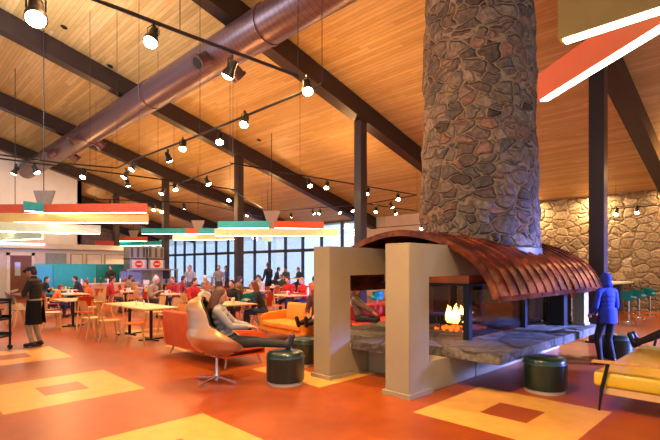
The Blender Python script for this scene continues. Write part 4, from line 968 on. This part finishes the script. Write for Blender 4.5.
# the person in blue by the hearth
def hood_extra(t, L):
    H, Rh = L['H'], L['Rh']; g = bmesh.new(); ell(g, H(-.03, 0, .01), (.105, .098, .125), Rh); ell(g, H(-.05, 0, -.09), (.09, .1, .07), Rh)
    o = bpy.data.objects.new('hood', remesh(g, .012, 'hood')); C.objects.link(o); o.parent = t; o.data.materials.clear(); o.data.materials.append(MATS['cloth_1a2f9c'])
    b = MB(); b.lathe([(.16, .79), (.172, .8), (.176, .84), (.172, .93), (.165, 1.05), (.15, 1.08)], 32, (.0, 0, 0), .84, 1.04); b.build('jacket_hem', MATS['cloth_1a2f9c'], t, True)
person('standing person in a bright blue hooded jacket and dark trousers beside the hearth', (8.82, 2.2, 0), D(60), 'stand', tilt=3, head=(5, 0), hands=[(.22, .16, .98), (.24, -.14, 1.0)], feet=[(.04, .12, .085), (-.02, -.12, .085)], shirt='1a2f9c', legs='15121c', shoes='0e0c10', hair='241812', vox=.011, s=.89, extra=hood_extra)
# resting on the yellow sofa, boots over its front
person('person reclining on the yellow sofa with black boots stretched over its front edge', (8.2, 1.0, 0), D(85), 'sit', tilt=-32, head=(20, 0), pelvis=(-.08, 0, .52), hands=[(.2, .15, .62), (.2, -.15, .62)], feet=[(.66, .05, .50, (.3, .1, 1)), (.66, -.1, .50, (.4, -.2, 1))], knees=[(0, .1, 1)]*2, shirt='2c2c34', legs='1a1820', shoes='0c0b0c', vox=.011)
# dark-clothed sitter on the orange sofa, mostly behind the frame
person('person in plaid shirt and black trousers on the orange sofa, half behind the plaster frame', (6.68, 7.05, 0), D(205), 'sit', tilt=-6, head=(10, 0), hands=[(.32, .12, .68), (.3, -.1, .68)], pelvis=(0, 0, .54), feet=[(.86, .12, .56, (.35, .1, 1)), (.9, -.05, .56, (.35, -.1, 1))], knees=[(0, .1, 1)]*2, shirt='4a2018', legs='17140f', shoes='100e0c', vox=.012)
person('young woman with headband in a grey jacket on the deep red sofa', (7.9, 6.95, 0), D(-60), 'sit', tilt=-14, head=(14, 10), hands=[(.34, .12, .66), (.36, -.1, .66)], s=.93, shirt='6e6258', legs='2a2a30', hair='5a3418', long=True, vox=.012, pelvis=(0, 0, .54))
person('person in black on the deep red sofa, beside the plaster frame', (9.3, 6.95, 0), D(-110), 'sit', tilt=5, head=(10, 0), shirt='181618', legs='20201f', hair='1a1410', hands=[(.34, .12, .66), (.36, -.1, .66)], pelvis=(0, 0, .54))
# diners
W_ = D(135); E_ = D(-45)
def sitter(x, y, ang, label, shirt, hair='3a2416', **k):
    kk = dict(tilt=14, head=(12, 0), hands=[(.36, .1, .79), (.34, -.12, .79)], vox=.015); kk.update(k)
    return person(label, (x, y, 0), D(ang), 'sit', shirt=shirt, hair=hair, **kk)
sitter(5.72, 10.1, -60, 'man with reddish hair in a white shirt behind the egg chair', 'd8cfc2', 'a8683a', vox=.012, tilt=10)
sitter(7.15, 9.6, 140, 'auburn haired woman in a black jacket and blue jeans at the table', '1e2024', '7a3c1c', legs='2c3448', long=True, vox=.012, tilt=20)
sitter(7.2, 10.95, 215, 'dark haired person in a dark shirt facing the camera', '2a2826', '1e1612', tilt=18)
sitter(6.96, 12.9, -70, 'dark haired boy in a red shirt', 'b01c18', '221410', tilt=10)
sitter(6.45, 14.85, -45, 'large white haired man in a beige jacket, hunched over the table', 'a08a66', 'c8c0b4', tilt=24, s=1.06, vox=.013)
sitter(7.75, 15.5, 200, 'person in a dark red top facing the white haired man', '9c2428', '5a3a20')
sitter(6.1, 17.3, -20, 'dark haired person in red with a black jacket over the chair', 'a41c14', '1c1210', tilt=10)
sitter(5.55, 17.5, 160, 'boy with brown hair in an orange red shirt', 'd05a20', '5a3018', s=.92)
sitter(4.25, 17.0, 0, 'child in orange leaning over the table', 'd8702a', '6a3c20', s=.85, tilt=25)
sitter(4.75, 20.7, -40, 'man in a black shirt leaning in, left of the pair', '17171a', '1c1410', tilt=22)
sitter(6.15, 20.5, 150, 'bearded man in a black shirt, right of the pair', '202024', '241a14', tilt=20)
sitter(10.3, 12.25, 195, 'man in a bright red jacket at the white topped table, left', 'c0201c', '2a1a12', tilt=12)
sitter(10.35, 11.5, 180, 'person in a bright red jacket at the white topped table, right', 'c8281e', 'a07850', tilt=16)
sitter(9.6, 14.5, 0, 'person in brown at the crowd table, back to the camera', '6a4a34', '3a2820')
sitter(11.1, 14.9, 180, 'person in pale grey at the crowd table', 'a09a98', '2a1e18')
sitter(10.0, 17.2, 200, 'person with white hair and blue shirt in the middle crowd', '5c6c90', 'd0c8c0')
sitter(8.6, 16.9, 0, 'person in a maroon top in the middle crowd', '7a2a2c', '2a1c16')
sitter(11.9, 12.9, 0, 'person in orange far behind the red jackets', 'c0602a', '2a1c16'); sitter(13.3, 12.6, 180, 'person in navy far behind the red jackets', '2a3450', '3a2a20')
sitter(12.2, 16.9, 0, 'person in grey by the middle post, back turned', '77706c', '1c1614'); sitter(13.6, 16.6, 180, 'person in dark green by the middle post', '2c3c30', '5a4030')
sitter(7.9, 20.3, 0, 'person in tan before the ovens', '9a7a58', '2a1e16'); sitter(9.3, 20.2, 180, 'person in olive before the ovens', '5c5a40', '8a7a68')
HS = dict(sh=.78, hands=[(.34, .1, 1.1), (.34, -.1, 1.1)], feet=[(.3, .12, .32), (.28, -.12, .32)], vox=.018)
sitter(15.7, 19.9, -30, 'person in dark clothes at the high window table, left', '1c2430', '201812', **HS); sitter(16.75, 20.2, 200, 'person in grey at the high window table, middle', '4a4c50', '3a2c20', **HS); sitter(16.6, 18.85, 170, 'person in navy at the high window table, right', '222a3c', '2a1e18', **HS)
def stander(x, y, ang, label, shirt, legs='2a2a34', hair='3a2820', **k):
    kk = dict(tilt=2, hands=[(.2, .22, .9), (.2, -.22, .9)], vox=.017); kk.update(k); return person(label, (x, y, 0), D(ang), 'stand', shirt=shirt, legs=legs, hair=hair, **kk)
stander(13.4, 17.5, 100, 'tall standing person in dark navy just right of the middle post', '16203c', '12182c', s=1.08)
stander(9.9, 18.5, 220, 'standing person in a pale grey coat in the crowd, left', '9a98a2', '55525e'); stander(11.2, 18.3, 240, 'standing person in a grey coat in the crowd, right', '8a8a98', '4a4a58')
stander(12.6, 23.6, 200, 'standing person in a white top near the windows', 'c8d0dc', '3a4458'); stander(14.2, 22.4, 150, 'standing person in a blue jacket near the windows', '34508c', '222a3c')
stander(8.6, 24.1, 225, 'kitchen worker in black behind the serving counter', '1c1a1a', '1a1a1a', hands=[(.3, .12, 1.05), (.3, -.12, 1.05)])
stander(11.9, 27.0, 200, 'standing person in purple grey far back by the ovens', '5c5068', '2c2c3a')
# ---------------------------------------------------------------- lamplight and added fill lamps
WARM = 'ffcf98'
for (x, y, p) in [(4.5, 6, 1), (6.5, 11, 1), (9, 8, 1), (3.0, 12, 1), (8.5, 15, 1), (12.5, 12, 1), (5, 18, 1), (10, 20, 1), (6.5, 24, 1), (13.5, 17.5, .8), (11, 27, 1), (15, 24, .8), (3.2, 2.6, 1.3), (1.6, 5.2, .8), (15, 33, 1), (12, 40, 1), (17.5, 2.5, .5)]:
    light('SPOT', 'track_spot_beam', (x, y, 4.25), 600*p, WARM, .12, (x+.3, y-.3, 0), spot=115, blend=.8)
    light('POINT', 'ceiling_fill', (x, y, 4.7), 210*p, 'ffbe78', .25)  # added point lamp brightening the ceiling, not a fixture of its own
for y in (-2, .5, 3, 5.5, 8):
    light('AREA', 'stone_wall_cove', (XW-.45, y, zc(XW)-.12), 150, 'ffd8a0', .5, (XW, y, 1.5))
for x in (2, 5, 8):
    light('SPOT', 'upper_wall_wash', (x, 27.5, 4.6), 260, 'ffe0c0', .15, (x, 31.6, 5.0), spot=120, blend=1)
light('AREA', 'right_daylight_fill', (14, -5.8, 3.2), 1900, '7488ff', 2, (11.3, 1.2, 0)).data.spread = math.radians(50)  # added blue area lamp tinting the right floor; no entrance is built
light('AREA', 'ridge_ceiling_fill', (.6, 13.2, 7.6), 520, 'dfe8ff', 1.6, (4.6, 13.8, 8.9))  # added cool area lamp paling the upper ceiling; no ridge window is built
